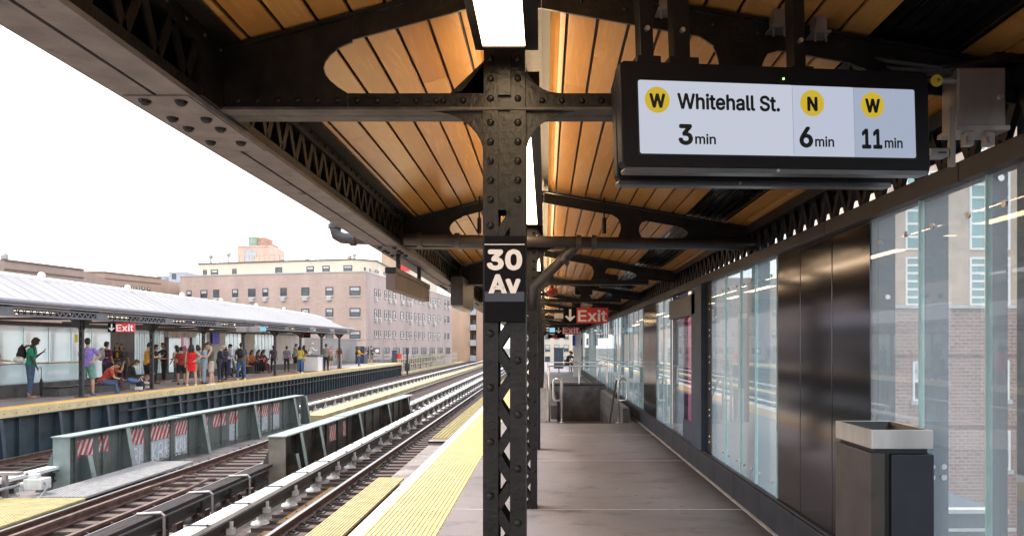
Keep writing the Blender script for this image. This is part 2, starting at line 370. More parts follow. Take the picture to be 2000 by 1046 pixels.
# ================================================================== NEAR PLATFORM (setting)
KD = 0.0075
def DZ(Y): return -KD*(Y-3.15)
def droop(x, y, z): return (x, y, z+DZ(y))
YC = [3.15+4.17*i for i in range(11)]
XCL, XCR = -0.268, -0.085
SW0, SW1, SX0, SX1 = 15.35, 22.0, 0.25, 1.62      # the stair opening
XE, XW = -1.685, 1.98                              # platform edge, wall foot
m = MB()
YEND = 72.0
m.box(-0.93, SX0, -3, YEND, -0.25, 0); m.box(SX0, XW+.3, -3, SW0, -0.25, 0); m.box(SX1, XW+.3, SW0, SW1, -0.25, 0); m.box(SX0, XW+.3, SW1, YEND, -.25, 0)
for yj in [1.1, 4.2, 7.3, 10.4, 13.4]: m.box(-.93, XW, yj, yj+.018, -.01, .003, 1)
structure(m.build('platform', [CONC, JOINT]))
m = MB(); m.box(XE, XE+.115, -3, YEND, -.25, .002); m.box(XE+.02, XE+.1, -3, YEND, -.6, -.25, 1)
structure(m.build('platform_edge', [WHITEP, CONCD]))
m = MB(); m.box(XE+.115, -.93, -3, YEND, -.25, 0)
x = XE+.125
while x < -.94:
    m.box(x, x+.022, -3, YEND, -.01, .007); x += .043
structure(m.build('tactile_strip', [YELLOW]))
m = MB()                                           # stair well below the platform
m.box(SX0-.12, SX0, SW0, SW1, -3.2, -.25); m.box(SX1, SX1+.12, SW0, SW1, -3.2, -.25)
for k in range(12): m.box(SX0, SX1, SW0+.3+.3*k, SW0+.6+.3*k, -.17*(k+1)-.17, -.17*(k+1))
structure(m.build('stairs', [CONCD]))
t = thing('stair_parapet', 'dark grey concrete kerb walls round the open stairway in the platform floor', 'parapet', (SX0, SW1, 0))
MB().box(0, SX1-SX0, -.012, .12, -2.2, .42).box(-.14, SX1-SX0+.14, -.02, .14, .42, .47, 1).build('back_wall', [CONCD, CURB], t)
MB().box(-.14, -.002, SW0+.9-SW1, -.02, -.25, .30).build('side_wall', CONCD, t)
MB().box(SX1-SX0+.002, SX1-SX0+.14, SW0+.2-SW1, -.02, -.25, .30).build('side_wall', CONCD, t)
t = thing('stair_parapet', 'second dark kerb wall beyond the stairway, crossing the platform near the seated traveller', 'parapet', (SX0, 27, 0))
MB().box(-.1, 1.6, 0, .15, 0, .25).build('kerb_wall', CONCD, t)

# ================================================================== COLUMNS
def make_column():
    t = thing('platform_column', '', 'column', group='riveted columns along the near platform')
    D = .19
    def flange(x0, x1, yf, ph, front):
        b = MB(); b.box(x0, x1, yf, yf+.011, .0, 2.62)
        n = -1 if front else 1
        y_ = yf if front else yf+.011
        z = .06+ph
        while z < 2.2:
            b.rivet(((x0+x1)/2, y_, z), (0, n, 0), .017); z += .23
        z = 2.24
        while z < 2.62: b.rivet(((x0+x1)/2, y_, z), (0, n, 0), .017); z += .082
        return b.build('flange', STEEL, t)
    xl0, xl1, xr0, xr1 = XCL, -.203, -.153, XCR
    flange(xl0, xl1, 0, 0, True); flange(xr0, xr1, 0, .115, True)
    flange(xl0, xl1, D-.011, 0, False); flange(xr0, xr1, D-.011, .115, False)
    for x0 in (xl0, xr1-.011): MB().box(x0, x0+.011, .0112, D-.0112, 0, 2.62).build('side_plate', STEEL, t)
    for yf in (.0125, D-.020):
        b = MB(); z = .0; s = 1
        while z < 2.2:
            p = (xl1-.012, yf+.003, z) if s > 0 else (xr0+.012, yf+.003, z); z += .115
            q = (xr0+.012, yf+.003, z) if s > 0 else (xl1-.012, yf+.003, z); s = -s
            b.bar(p, q, .006, .040, up=(0, 0, 1))
        b.box(xl1-.01, xr0+.01, yf+.0005, yf+.0065, 2.2, 2.62)
        b.build('lacing', STEEL, t)
    MB().box(XCL-.05, XCR+.05, -.05, D+.05, 0, .02).build('base_plate', STEEL, t)
    return t
col0 = make_column()
for i, y in enumerate(YC):
    lab = ['dark riveted lattice column in the foreground carrying the black 30 Av sign',
           'second dark lattice column, half hidden just behind the foreground column, slanting pipe at its top'][i] if i < 2 else \
          '%s dark lattice column of the near platform, behind the column with the 30 Av sign' % ORD[i]
    c = col0 if i == 0 else copy_tree(col0)
    c['label'] = lab; c.location = (0, y, DZ(y))
# ================================================================== CANOPY
can = thing('platform_canopy', 'wood ceilinged station canopy with dark riveted steel frame overhead', 'canopy', (0, 3.15, 2.6))
can.location = (0, 0, 0)
def ztl(X): return 3.175-.265*(-.31-X)
def ztr(X): return 3.18-.178*X
def zt(X): return ztl(X) if X < -.31 else (ztr(X) if X > 0 else 3.18)
def arc(cx, cz, rx, rz, a0, a1, n=9):
    return [(cx+rx*math.cos(R(a0+(a1-a0)*k/n)), cz+rz*math.sin(R(a0+(a1-a0)*k/n))) for k in range(n+1)]
ZB, ZB2, TC = 2.623, 2.70, .115
def beam_mb():
    b = MB(); y0, y1 = .02, .034
    # left gusset, its right edge scooped out
    hl = -.955; zt0 = ztl(-.83)-TC
    sc = [(-.85, ZB2)]+[(hl+.10*(1-math.sin(math.pi*k/8)), ZB2+(zt0-ZB2)*k/8) for k in range(1, 8)]+[(-.83, zt0)]
    b.prism([(-1.40, ZB+.012), (-.85, ZB+.012)]+sc+[(-.83, ztl(-.83)-.013), (-1.40, ztl(-1.40)-.013)], 'y', y0, y1)
    # top chords (vertical leg) and bottom chord
    b.prism([(-.86, ztl(-.86)-TC+.008), (-.31, 3.175-TC+.01), (-.02, 3.18-TC), (-.02, 3.167), (-.31, 3.16), (-.86, ztl(-.86)-.014)], 'y', y0+.0012, y1-.001)
    b.prism([(-.018, 3.18-TC), (2.06, ztr(2.06)-TC), (2.06, ztr(2.06)-.013), (-.018, 3.167)], 'y', y0+.001, y1)
    b.prism([(-.848, ZB+.012), (1.60, ZB+.012), (1.60, ZB2), (-.848, ZB2)], 'y', y0+.001, y1)
    # right: waisted plate between the two openings and the solid end
    zc = lambda X: ztr(X)-TC
    pl = [(.70, ZB2+.001)]+[(.70+.044*math.sin(math.pi*k/8), ZB2+(zc(.72)-ZB2)*k/8) for k in range(1, 8)]+[(.66, zc(.66)-.002), (1.0, zc(1.0)-.002)]
    pl += [(.97-.044*math.sin(math.pi*k/8), zc(.95)-(zc(.95)-ZB2)*k/8) for k in range(1, 8)]+[(.97, ZB2+.001)]
    b.prism(pl, 'y', y0+.002, y1-.001)
    e = [(1.34, ZB2+.001)]+[(1.34+.07*math.sin(math.pi*k/8), ZB2+(zc(1.36)-ZB2)*k/8) for k in range(1, 8)]+[(1.30, zc(1.30)-.002), (2.06, zc(2.06)-.002), (2.06, ZB+.03), (1.602, ZB2+.001)]
    b.prism(e, 'y', y0+.002, y1-.001)
    # scooped corner plates round the column head
    b.prism([(XCL, ZB-.001)]+[(-.493+.225*math.sin(R(90*k/9)), 2.437+.185*math.cos(R(90*k/9))) for k in range(9, -1, -1)], 'y', y0+.003, y1-.002)
    b.prism([(XCR, ZB-.001)]+[(.13-.215*math.sin(R(90*k/9)), 2.437+.185*math.cos(R(90*k/9))) for k in range(9, -1, -1)], 'y', y0+.003, y1-.002)
    b.prism([(XCL+.003, ZB2+.001)]+[(-.41+.145*math.sin(R(90*k/9)), 2.83-.128*math.cos(R(90*k/9))) for k in range(9, -1, -1)]+[(-.266, 2.84), (XCL+.003, 2.84)][:1], 'y', y0+.003, y1-.002)
    b.prism([(XCR-.003, ZB2+.001)]+[(.06-.145*math.sin(R(90*k/9)), 2.83-.128*math.cos(R(90*k/9))) for k in range(9, -1, -1)], 'y', y0+.003, y1-.002)
    b.prism([(XCL+.003, ZB+.012), (XCR-.003, ZB+.012), (XCR-.003, 3.05), (XCL+.003, 3.05)], 'y', y0-.012, y0)
    # flanges
    b.box(-1.40, 1.62, -.002, .086, ZB, ZB+.011, 1); b.box(-1.40, 1.62, .092, .17, ZB, ZB+.011, 1)
    b.bar((-1.40, .075, ztl(-1.40)-.006), (-.31, .075, 3.169), .15, .011)
    b.bar((0, .075, 3.174), (2.06, .075, ztr(2.06)-.006), .15, .011)
    b.box(-.309, -.001, 0, .15, 3.168, 3.18)
    b.box(-.205, -.150, -.010, .006, ZB+.06, 3.0)
    for k in range(11):
        for xx in (-1.32+.085*k, -.44+.085*k if not (-.3 < -.44+.085*k < -.05) else .5+.03*k):
            b.rivet((xx, y0, ZB+.045), (0, -1, 0), .014)
    for k in range(5):
        b.rivet((-.236, y0-.012, ZB+.05+.085*k), (0, -1, 0), .016); b.rivet((-.119, y0-.012, ZB+.05+.085*k), (0, -1, 0), .016)
    for k in range(9): b.rivet((.15+.19*k, y0, zt(.15+.19*k)-.06), (0, -1, 0), .012)
    # underside of the sloping left chord
    return b
bm_me = beam_mb().mesh('cross_beam', [STEEL, mat('worn_beam_flange', (.07,.058,.054), .6, var=.3, scale=7, dirt=(.02,.017,.016), dscale=4, dlo=.5, dhi=.65)])
for i, y in enumerate([YC[0]-4.17]+YC):
    o = bpy.data.objects.new('cross_beam', bm_me); COL.objects.link(o); o.parent = can; o.location = (0, y, DZ(y))
# eave girder on the track side: two grey bottom angles, zigzag web, dark top chord
CY0, CY1 = -3.0, YC[-1]+1.0
g = MB(); g.box(-1.667, -1.541, CY0, CY1, 2.600, 2.622).box(-1.524, -1.398, CY0, CY1, 2.600, 2.622).box(-1.54, -1.525, CY0, CY1, 2.618, 2.63, 1)
g.box(-1.667, -1.652, CY0, CY1, 2.6225, 2.70); g.box(-1.413, -1.398, CY0, CY1, 2.6225, 2.665, 1)
y = CY0
random.seed(3)
for yc in [YC[0]-4.17]+YC:
    g.box(-1.66, -1.405, yc-.25, yc+.55, 2.594, 2.5995)
    for k, yy in enumerate((-.2, .02, .16, .38)):
        g.rivet((-1.60, yc+yy, 2.594), (0, 0, -1), .026, 8, 1); g.rivet((-1.46, yc+yy+.01, 2.594), (0, 0, -1), .026, 8, 1)
g.map(droop).build('eave_girder_bottom', [STEELG, STEEL], can)
g = MB(); s = 1; y = CY0
while y < CY1:
    g.bar((-1.405, y, 2.655 if s > 0 else 2.86), (-1.405, y+.105, 2.86 if s > 0 else 2.655), .010, .045, up=(0, 0, 1)); s = -s; y += .105
g.map(droop).build('eave_lattice', STEEL, can)
g = MB().box(-1.43, -1.385, CY0, CY1, 2.84, 2.925).box(-1.384, -1.30, CY0, CY1, 2.905, 2.919)
y = CY0
while y < 25: g.rivet((-1.385, y, 2.88), (1, 0, 0), .014); y += .15
for yc in [YC[0]-4.17]+YC: g.box(-1.425, -1.38, yc-.18, yc+.3, 2.6235, 2.84)
g.map(droop).build('eave_girder_top', STEEL, can)
MB().box(-1.69, -1.668, CY0, CY1, 2.605, 2.97).map(droop).build('eave_fascia', STEELG, can)
# wooden ceiling
def planks(edges, zf, lift, seed):
    rnd = random.Random(seed); b = MB()
    for a, c in edges:
        y = CY0-rnd.random()*1.5
        while y < CY1:
            L = rnd.choice((1.5, 1.9, 2.4, 2.8)); y2 = min(y+L, CY1); g_ = .0085; k = rnd.randrange(4)
            vs = []
            for yy in (max(y, CY0), y2-.002):
                for xx in (a+g_, c-g_): vs.append((xx, yy, zf(xx)+lift)); vs.append((xx, yy, zf(xx)+lift+.015))
            b.add(vs, [(0,2,6,4),(1,5,7,3),(0,4,5,1),(2,3,7,6),(0,1,3,2),(4,6,7,5)], k); y = y2
    return b.map(droop)
eL = [(-.40-.145*(k+1), -.40-.145*k) for k in range(6)]; eL.append((-1.37, -1.27))
eR = [(.10+.145*k, .10+.145*(k+1)) for k in range(8)]+[(1.26, 1.39)]
planks(eL, ztl, .012, 1).build('wood_ceiling', WOODS, can)
planks(eR, ztr, .012, 2).build('wood_ceiling', WOODS, can)
planks([(1.79, 1.925), (1.925, 2.06)], ztr, .012, 3).build('wood_ceiling', WOODS, can)
def rounded(x_out, x_in, sgn, zf, seed):
    rnd = random.Random(seed); b = MB(); y = CY0
    n = 6; z0 = zf(x_out)+.012; w = abs(x_in-x_out)
    while y < CY1:
        y2 = min(y+2.2, CY1); k = rnd.randrange(3); vs = []
        prof = []
        for i in range(n+1):
            t = i/n; prof.append((x_out+sgn*w*math.sin(t*math.pi/2), z0+.13*(1-math.cos(t*math.pi/2))))
        for yy in (y, y2-.002): vs += [(px_, yy, pz) for px_, pz in prof]
        for i in range(n): b.add([vs[i], vs[i+1], vs[n+2+i], vs[n+1+i]], [(0,1,2,3)], k)
        y = y2
    return b.map(droop).build('rounded_edge_plank', WOODS, can, smooth=False)
rounded(-.394, -.305, 1, ztl, 5); rounded(.094, .0, -1, ztr, 6)
# dark backing, service strip, roof
b = MB()
for x0, x1 in ((-1.68, -.28), (-.02, 2.3)):
    b.add([(x0, CY0, zt(x0)+.05), (x1, CY0, zt(x1)+.05), (x1, CY1, zt(x1)+.05), (x0, CY1, zt(x0)+.05)], [(0,1,2,3)])
b.map(droop).build('ceiling_backing', BLACK, can)
b = MB()
vs = [(-1.72, 2.97), (-.16, 3.42), (2.45, 2.95), (2.45, 2.93), (-.16, 3.36), (-1.72, 2.94)]
b.prism(vs, 'y', CY0, CY1); b.map(droop).build('roof_sheet', PLASTER, can)
b = MB()
for k in range(6): b.box(1.40+.065*k, 1.455+.065*k, CY0, CY1, ztr(1.4+.065*k)+.02, ztr(1.4+.065*k)+.035)
b.map(droop).build('service_strip', mat('glossy_dark_strip', (.02, .02, .022), .12, metal=.6, var=.2), can)
# recess trim either side of the light
MB().box(-.29, -.02, CY0, CY1, 3.26, 3.28).box(-.16, -.14, CY0, CY1, 2.93, 3.26).map(droop).build('light_trough', STEELF, can)

# ceiling lights
def make_light(L):
    t = thing('ceiling_light', '', 'light', group='strip lights along the canopy ridge')
    MB().box(-.285, -.03, 0, L, .012, .10).box(-.285, -.253, 0, L, 0, .012).box(-.083, -.03, 0, L, 0, .012).box(-.253, -.083, -.0, .03, 0, .012).box(-.253, -.083, L-.03, L, 0, .012).build('housing', STEELF, t)
    d = MB()
    nseg = max(1, round(L/1.2))
    for k in range(nseg): d.box(-.2525, -.0835, .031+(L-.062)*k/nseg, .031+(L-.062)*(k+1)/nseg-.006, .003, .011)
    d.build('diffuser', LAMP, t)
    MB().box(-.283, -.225, .05, L-.05, .101, .108).build('uplight', UPLAMP, t); MB().box(-.09, -.032, .05, L-.05, .101, .108).build('uplight', UPLAMP, t)
    return t
l0 = make_light(3.75)
for i in range(9):
    y = YC[0]-.15-3.75+4.17*i
    l = l0 if i == 0 else copy_tree(l0)
    l['label'] = 'nearest glowing warm strip light, above the foreground column' if i == 0 else \
       'glowing warm strip light in the canopy bay behind the %s column from the camera' % ORD[i-1]
    l.location = (0, y, 2.815+DZ(y+3.75))

# ================================================================== WINDSCREEN WALL ON THE RIGHT
XG = 2.02
def yw(px): return XG*F/(px-VX)
t = thing('windscreen_framework', 'dark bronze steel framing of the right platform wall, header band and zigzag girder', 'wall frame', (XG, 3, 0)); t.location = (0,0,0)
zh0, zh1 = 2.40, 2.495
b = MB(); yj = [-2, 1.2, yw(1893), yw(1625), 9.1, 12.2, 16, 22, 30, 40, 54]
for a, c in zip(yj, yj[1:]): b.box(1.965, 2.09, a, c-.006, zh0, zh1)
b.build('header_band', HEADER, t, bevel=.004)
b = MB(); y = -2.0; s = 1
while y < 46:
    b.bar((2.03, y, 2.49 if s > 0 else 2.72), (2.03, y+.12, 2.72 if s > 0 else 2.49), .03, .045, up=(0, 0, 1)); s = -s; y += .12
b.build('zigzag_lattice', STEEL, t)
MB().box(1.985, 2.08, -2, 46, 2.72, 2.80).box(2.10, 2.112, -2, 46, 2.60, 2.95).build('girder_chord', STEEL, t)
for yc in YC: MB().box(2.065, 2.2, yc-.07, yc+.09, .27, 2.95).build('wall_post', STEELB, t)
# curb of dark stone blocks
t = thing('wall_curb', 'dark stone block curb along the foot of the right platform wall', 'curb', (XW, 3, 0)); t.location = (0,0,0)
b = MB(); y = 0.4
while y < 54:
    b.box(XW, 2.16, y, y+.92, 0, .262); y += .925
b.box(1.995, 2.16, .4, 54, .262, .285); b.build('curb_blocks', CURB, t, bevel=.006)
MB().box(XW-.035, XW-.001, .4, 54, 0, .006).build('sealant_line', JOINT, t)

def glass_section(label, ys, mg, milk_top=True, bolts=True):
    """panes between the listed depths (near to far)"""
    t = thing('glass_windscreen', label, 'windscreen', (XG, ys[0], .29), group='glass windscreen sections of the near platform')
    for a, c in zip(ys, ys[1:]):
        p = MB().box(0, .012, a-ys[0]+.006, c-ys[0]-.006, 0, 2.11).build('pane', mg, t)
        MB().box(-.006, .022, a-ys[0]-.004, a-ys[0]+.005, 0, 2.11).build('glass_fin', GEDGE, t)
        if bolts:
            for zz in (.12, 1.95):
                for yy in (.14, c-a-.14): MB().tube([(-.012, a-ys[0]+yy, zz), (-.001, a-ys[0]+yy, zz)], .016, 10).build('clamp_bolt', STAIN, p)
    return t
step = yw(1797)-yw(1928)
near = [yw(1928)-step*k for k in range(3, 0, -1)]+[yw(1928), yw(1797), yw(1700)]
glass_section('large bright glass windscreen at the right edge, behind the litter bin', near, GLASSN)
glass_section('milky blue glass windscreen of four panes, left of the dark metal panels', [yw(p) for p in (1518, 1476, 1447, 1418, 1390)], GLASSM)
glass_section('narrow glass windscreen between the pink glass doorway and a dark panel', [yw(p) for p in (1310, 1296, 1282)], GLASSM, bolts=False)
glass_section('far long glass windscreen running from the dark panel to the platform end', [yw(1257)+i*.9 for i in range(0, 43)], GLASSM, bolts=False)
def metal_section(label, ys):
    t = thing('metal_windscreen', label, 'wall panel', (XG, ys[0], .287), group='dark metal wall panels of the near platform')
    for a, c in zip(ys, ys[1:]):
        MB().box(0, .03, a-ys[0]+.006, c-ys[0]-.006, 0, 2.112).build('panel', DARKPAN, t, bevel=.004)
    MB().box(.012, .04, 0, ys[-1]-ys[0], 0, 2.112).build('backing', BLACK, t)
metal_section('three tall dark brushed metal panels between the two big glass windscreens', [yw(p) for p in (1700, 1625, 1563, 1519)])
metal_section('dark brushed metal panel beyond the pink glass doorway', [yw(1282), 14.4, yw(1257)])
# doorway recess with pink glass, post and header box
y0, y1 = yw(1389), yw(1311)
t = thing('pink_glass_panel', 'pink tinted glass panel in the doorway recess below a dark header box', 'glass panel', (XG, y0, 0))
MB().box(.0, .012, .78, 1.80, .55, 2.02).build('pane', GPINK, t); MB().box(.0, .012, 1.82, 2.75, .29, 2.02).build('clear_pane', GLASSN, t)
MB().box(-.01, .04, .78, 1.81, .285, .549).build('kick_plate', STEELB, t)
MB().box(-.05, .10, .75, 2.8, 2.03, 2.32).build('header_box', mat('dark_grey_box', (.09, .085, .085), .45, var=.1), t, bevel=.01)
MB().box(.02, .2, 2.80, 2.86, .285, 2.4).build('door_jamb', STEELB, t)
t = thing('wall_stanchion', 'blue grey steel stanchion and black slot with white dots for lights beside the pink glass doorway', 'post', (XG, y0+.05, .02))
b = MB(); b.box(-.05, .04, .30, .93, 0.26, 2.375).box(.02, .06, -.08, .299, .27, 2.375, 1)
for k in range(6):
    for zz in (.4, .47): b.rivet((.02, .12, zz+.33*k), (-1, 0, 0), .014, mi=2);  # white dots stand in for lights in the black slot
b.build('post_body', [STEELB, BLACK, SIGNW], t)
# posts standing behind the near glass
for i, (px, w) in enumerate(((1735, .105), (1830, .125), (1962, .075))):
    y = 2.2*F/(px-VX)
    t = thing('mullion_post', 'slate blue steel post behind the bright right windscreen, %s from the dark panels' % ORD[i], 'post', (2.14, y, -1.2), group='steel posts behind the near windscreen')
    b = MB(); b.box(0, w, 0, .03, 0, 3.7); b.build('post_shaft', STEELB, t)
    for zz, xx in (((2.23+.9, w/2),), ((2.08, .03), (2.08, w-.03), (2.14, .03), (2.14, w-.03)), ((3.62, w/2),))[i]:
        for xx in (xx,): MB().tube([(xx, -.012, zz), (xx, -.001, zz)], .016, 10).build('bolt', STAIN, t)

# ================================================================== LITTER BIN
t = thing('litter_bin', 'dark steel litter bin with a stainless rim against the right windscreen', 'litter bin', (1.654, 3.75, 0))
w, d = .312, .47
MB().box(-.006, .07, .004, d-.01, .03, 1.075).build('body_frame', mat('bin_side_panel', (.068, .056, .054), .42, metal=.3, var=.2, scale=3, dirt=(.035,.03,.03), dscale=4, dlo=.55, dhi=.7), t, bevel=.006)
MB().box(.072, .098, .02, d-.01, .03, 1.07).build('hinge_gap', BLACK, t)
MB().box(.10, w+.004, -.002, d-.012, .035, 1.068).build('door_panel', mat('bin_door_panel', (.018, .021, .031), .38, var=.25, scale=3, dirt=(.04,.04,.045), dscale=7, dlo=.62, dhi=.72), t, bevel=.005)
r = MB()
zr0, zr1 = 1.095, 1.192
r.box(0, w, 0, .012, zr0, zr1).box(0, w, d-.012, d, zr0, zr1).box(0, .012, .012, d-.012, zr0, zr1).box(w-.012, w, .012, d-.012, zr0, zr1)
r.build('rim', STAIN, t, bevel=.003)
c = MB(); c.add([(.012,.012,zr1-.004),(w-.012,.012,zr1-.004),(w-.012,d-.012,zr1-.004),(.012,d-.012,zr1-.004),(.07,.09,zr0-.05),(w-.07,.09,zr0-.05),(w-.07,d-.09,zr0-.05),(.07,d-.09,zr0-.05)],
               [(0,1,5,4),(1,2,6,5),(2,3,7,6),(3,0,4,7),(4,5,6,7)])
c.build('chute', mat('bin_chute', (.06, .06, .065), .35, metal=.6, var=.2), t)
MB().box(.02, w-.02, .02, d-.02, 1.07, 1.094).build('neck', BLACK, t)

def fit(o, w, h):
    """scale lettering to a given width and height"""
    xs_ = [v.co.x for v in o.data.vertices]; zs_ = [v.co.y for v in o.data.vertices]
    if w: o.scale.x = w/(max(xs_)-min(xs_))
    if h: o.scale.y = h/(max(zs_)-min(zs_))
    return min(xs_)*o.scale.x, max(xs_)*o.scale.x
# ================================================================== 30 AV SIGN
ys = YC[0]-.035
t = thing('column_sign', 'black 30 Av station name sign on the foreground column', 'sign', (XA(985.5, ys), ys, ZA(628, ys)))
sw = (1026-946)*ys/F; sh = (628-460)*ys/F
MB().box(-sw/2, sw/2, 0, .034, 0, sh).build('sign_board', SIGNBK, t, bevel=.003)
MB().box(-sw/2+.002, sw/2-.002, -.0015, .0, sh*.893, sh*.903).build('white_line', SIGNW, t)
cap = 40*ys/F
o = text('30', cap/.727, SIGNW, t, (0, -.001, ZA(524.5, ys)-ZA(628, ys)), bold=.0045); a_, b_ = fit(o, 69*ys/F, 41*ys/F); o.location.x = -(a_+b_)/2
o = text('Av', cap/.727, SIGNW, t, (0, -.001, ZA(572.5, ys)-ZA(628, ys)), bold=.0045); a_, b_ = fit(o, 63*ys/F, 40*ys/F); o.location.x = -(a_+b_)/2
MB().box(-sw/2+.003, sw/2-.003, -.0015, 0, sh*.235, sh*.35).build('dark_tape', mat('blue_black_tape', (.02, .024, .045), .3), t)

# ================================================================== EXIT SIGNS
def exit_sign(label, loc, w, h, rz=0.0, arrow=True):
    t = thing('exit_sign', label, 'sign', loc, rz, group='red exit signs')
    a = .29*w
    MB().box(0, a, 0, .05, 0, h).build('arrow_panel', SIGNBK, t)
    MB().box(a, w, -.001, .051, 0, h).build('red_panel', SIGNR, t)
    o = text('Exit', h*1.04, SIGNW, t, (a+.03*w, -.004, h*.12), bold=.018*h)
    a_, b_ = fit(o, (w-a)*.92, h*.77); o.location.x = a+.04*(w-a)-a_
    if arrow:
        q = h*.5; cx = a/2
        MB().prism([(cx-.075*h, .9*h), (cx-.075*h, .38*h), (cx-.27*h, .5*h), (cx-.33*h, .42*h), (cx, .10*h), (cx+.33*h, .42*h), (cx+.27*h, .5*h), (cx+.075*h, .38*h), (cx+.075*h, .9*h)], 'y', -.004, -.001).build('arrow', SIGNW, t)
    for xx in (.2*w, .8*w): MB().box(xx-.01, xx+.01, .015, .035, h, h+.22).build('hanger', STEELF, t)
    return t
y = 15.6
exit_sign('larger near red Exit sign with down arrow hanging over the stairway', (XA(1101, y), y, ZA(630.5, y)), 87*y/F, 30*y/F)
y = 33.0
exit_sign('smaller red Exit sign with down arrow, second along the near platform', (XA(1084, y), y, ZA(652.5, y)), 48*y/F, 17*y/F)
y = 33.2
t = thing('info_screen', 'small bright cyan screen hanging left of the smaller near Exit sign', 'screen', (XA(1072, y), y, ZA(650, y)))
MB().box(0, 14*y/F, 0, .1, 0, 12*y/F).build('case', BLACK, t); MB().box(.03, 14*y/F-.03, -.006, -.001, .04, 12*y/F-.04).build('display', emit('cyan_screen', (.35, .75, .9), .35), t)
MB().box(.1, .13, .04, .06, 12*y/F, 12*y/F+.15).build('hanger', STEELF, t)
y = 46.0
t = thing('hanging_sign', 'dark hanging direction sign with a small red patch, farthest on the near platform', 'sign', (XA(1070, y), y, ZA(660, y)))
MB().box(0, 34*y/F, 0, .08, 0, 7.5*y/F).build('board', SIGNBK, t); MB().box(.25, .58, -.004, -.001, .03, .2).build('red_patch', SIGNR, t)
MB().box(.5, .53, .03, .05, 7.5*y/F, 7.5*y/F+.12).build('hanger', STEELF, t)
y = 14.2
t = thing('small_box_sign', 'small cream box hanging left of the nearer Exit sign', 'sign', (XA(1083, y), y, ZA(621.5, y)))
MB().box(0, 17*y/F, 0, .08, 0, 10*y/F).build('case', mat('cream_box', (.5, .43, .33), .5), t, bevel=.006); MB().box(.08, .1, .03, .05, 10*y/F, 10*y/F+.2).build('hanger', STEELF, t)

# ================================================================== DEPARTURE DISPLAY
Yl, Yr = 2.60, 2.82
pl = Vector((XA(1216, Yl), Yl, ZA(335, Yl))); pr = Vector((XA(1818, Yr), Yr, ZA(340, Yr)))
rz = math.atan2(pr.y-pl.y, pr.x-pl.x); DW = math.hypot(pr.x-pl.x, pr.y-pl.y); DH = (335-118)*Yl/F
t = thing('departure_display', 'hanging black train arrival display showing Whitehall St. 3 min, N 6 min, W 11 min', 'display', pl, rz)
t.rotation_euler = (0, -math.atan2(pr.z-pl.z, DW)*.9, rz)
def rrect(x0, x1, z0, z1, r, n=5):
    P = []
    for cx, cz, a in ((x1-r, z0+r, -90), (x1-r, z1-r, 0), (x0+r, z1-r, 90), (x0+r, z0+r, 180)): P += arc(cx, cz, r, r, a, a+90, n)
    return P
DSP = mat('display_casing', (.0045, .0045, .0065), .5, var=.15, scale=30, bump=.05, bscale=300, spec=.25)
MB().prism(rrect(0, DW, 0.018, DH, .022), 'y', 0, .055).build('front_casing', DSP, t, bevel=.004)
MB().prism(rrect(.01, DW-.01, 0, .017, .006), 'y', .002, .055).build('metal_lip', mat('dark_metal_lip', (.16, .16, .17), .3, metal=.8, var=.1), t)
MB().prism(rrect(.035, DW-.03, 0.012, DH, .022), 'y', .185, .235).build('rear_casing', DSP, t, bevel=.004)
MB().prism(rrect(.04, DW-.035, -.008, .011, .006), 'y', .185, .233).build('metal_lip', MATS['dark_metal_lip'], t)
MB().box(.08, DW-.08, .056, .184, .04, DH-.02).build('core', BLACK, t)
def dx(px): return (px-1218)/604.0*DW
def dz(py, px):
    top = 118+(px-1222)/600*22; bot = 335+(px-1215)/600*5
    return DH*(bot-py)/(bot-top)
EXS = 2**-S.view_settings.exposure
SCR = [emit('screen_panel_a', (.55, .58, .68), 1.0*EXS), emit('screen_panel_b', (.50, .54, .65), 1.0*EXS), emit('screen_panel_c', (.37, .42, .54), 1.0*EXS)]
z0, z1 = dz(300, 1250), dz(157, 1250)
x0, xa, xb, x1 = dx(1250), dx(1541), dx(1664), dx(1791)
MB().box(x0-.004, x1+.004, -.002, 0.001, z0-.004, z1+.004).build('bezel', BLACK, t)
scr = MB().prism(rrect(xb-.02, x1, z0, z1, .008), 'y', -.003, -.0021).build('screen', SCR[2], t)
MB().prism(rrect(xa-.02, xb, z0, z1, .008), 'y', -.0045, -.0031).build('screen', SCR[1], t)
MB().prism(rrect(x0, xa, z0, z1, .008), 'y', -.006, -.0046).build('screen', SCR[0], t)
SHD = emit('screen_seam', (.3, .34, .42), .6*EXS)
MB().box(xa, xa+.002, -.0048, -.0046, z0+.006, z1-.006).box(xb, xb+.002, -.0033, -.0031, z0+.006, z1-.006).build('screen_seam', SHD, t)
DKT = mat('screen_text', (.003, .008, .006), .6, var=.05); YEM = emit('yellow_bullet', (.60, .43, .035), EXS)
for px, letter, yy in ((1284, 'W', -.0075), (1580.5, 'N', -.006), (1703, 'W', -.0045)):
    py = {1284: 196, 1580.5: 201, 1703: 204}[px]; rr = 25.5*DH/217 if px == 1284 else 25.5*DH/208
    cx, cz = dx(px), dz(py, px)
    MB().prism([(cx+rr*math.cos(2*math.pi*k/40), cz+rr*math.sin(2*math.pi*k/40)) for k in range(40)], 'y', yy, yy+.0012).build('route_bullet', YEM, t)
    hh = rr*1.10; o = text(letter, .06, DKT, t, (cx, yy-.0006, cz-hh/2), bold=.0022, ext=.0004); a_, b_ = fit(o, rr*(1.28 if letter == 'W' else .86), hh); o.location.x = cx-(a_+b_)/2
def dtext(body, px, base, caph, yy, bold, wpx):
    k = DH/(217-17*(px-1215)/600); size = caph*k/.727
    o = text(body, size, DKT, t, (dx(px), yy, dz(base, px)), bold=bold, ext=.0004)
    a_, b_ = fit(o, wpx/604.0*DW, caph*k); o.location.x = dx(px)-a_
    return o
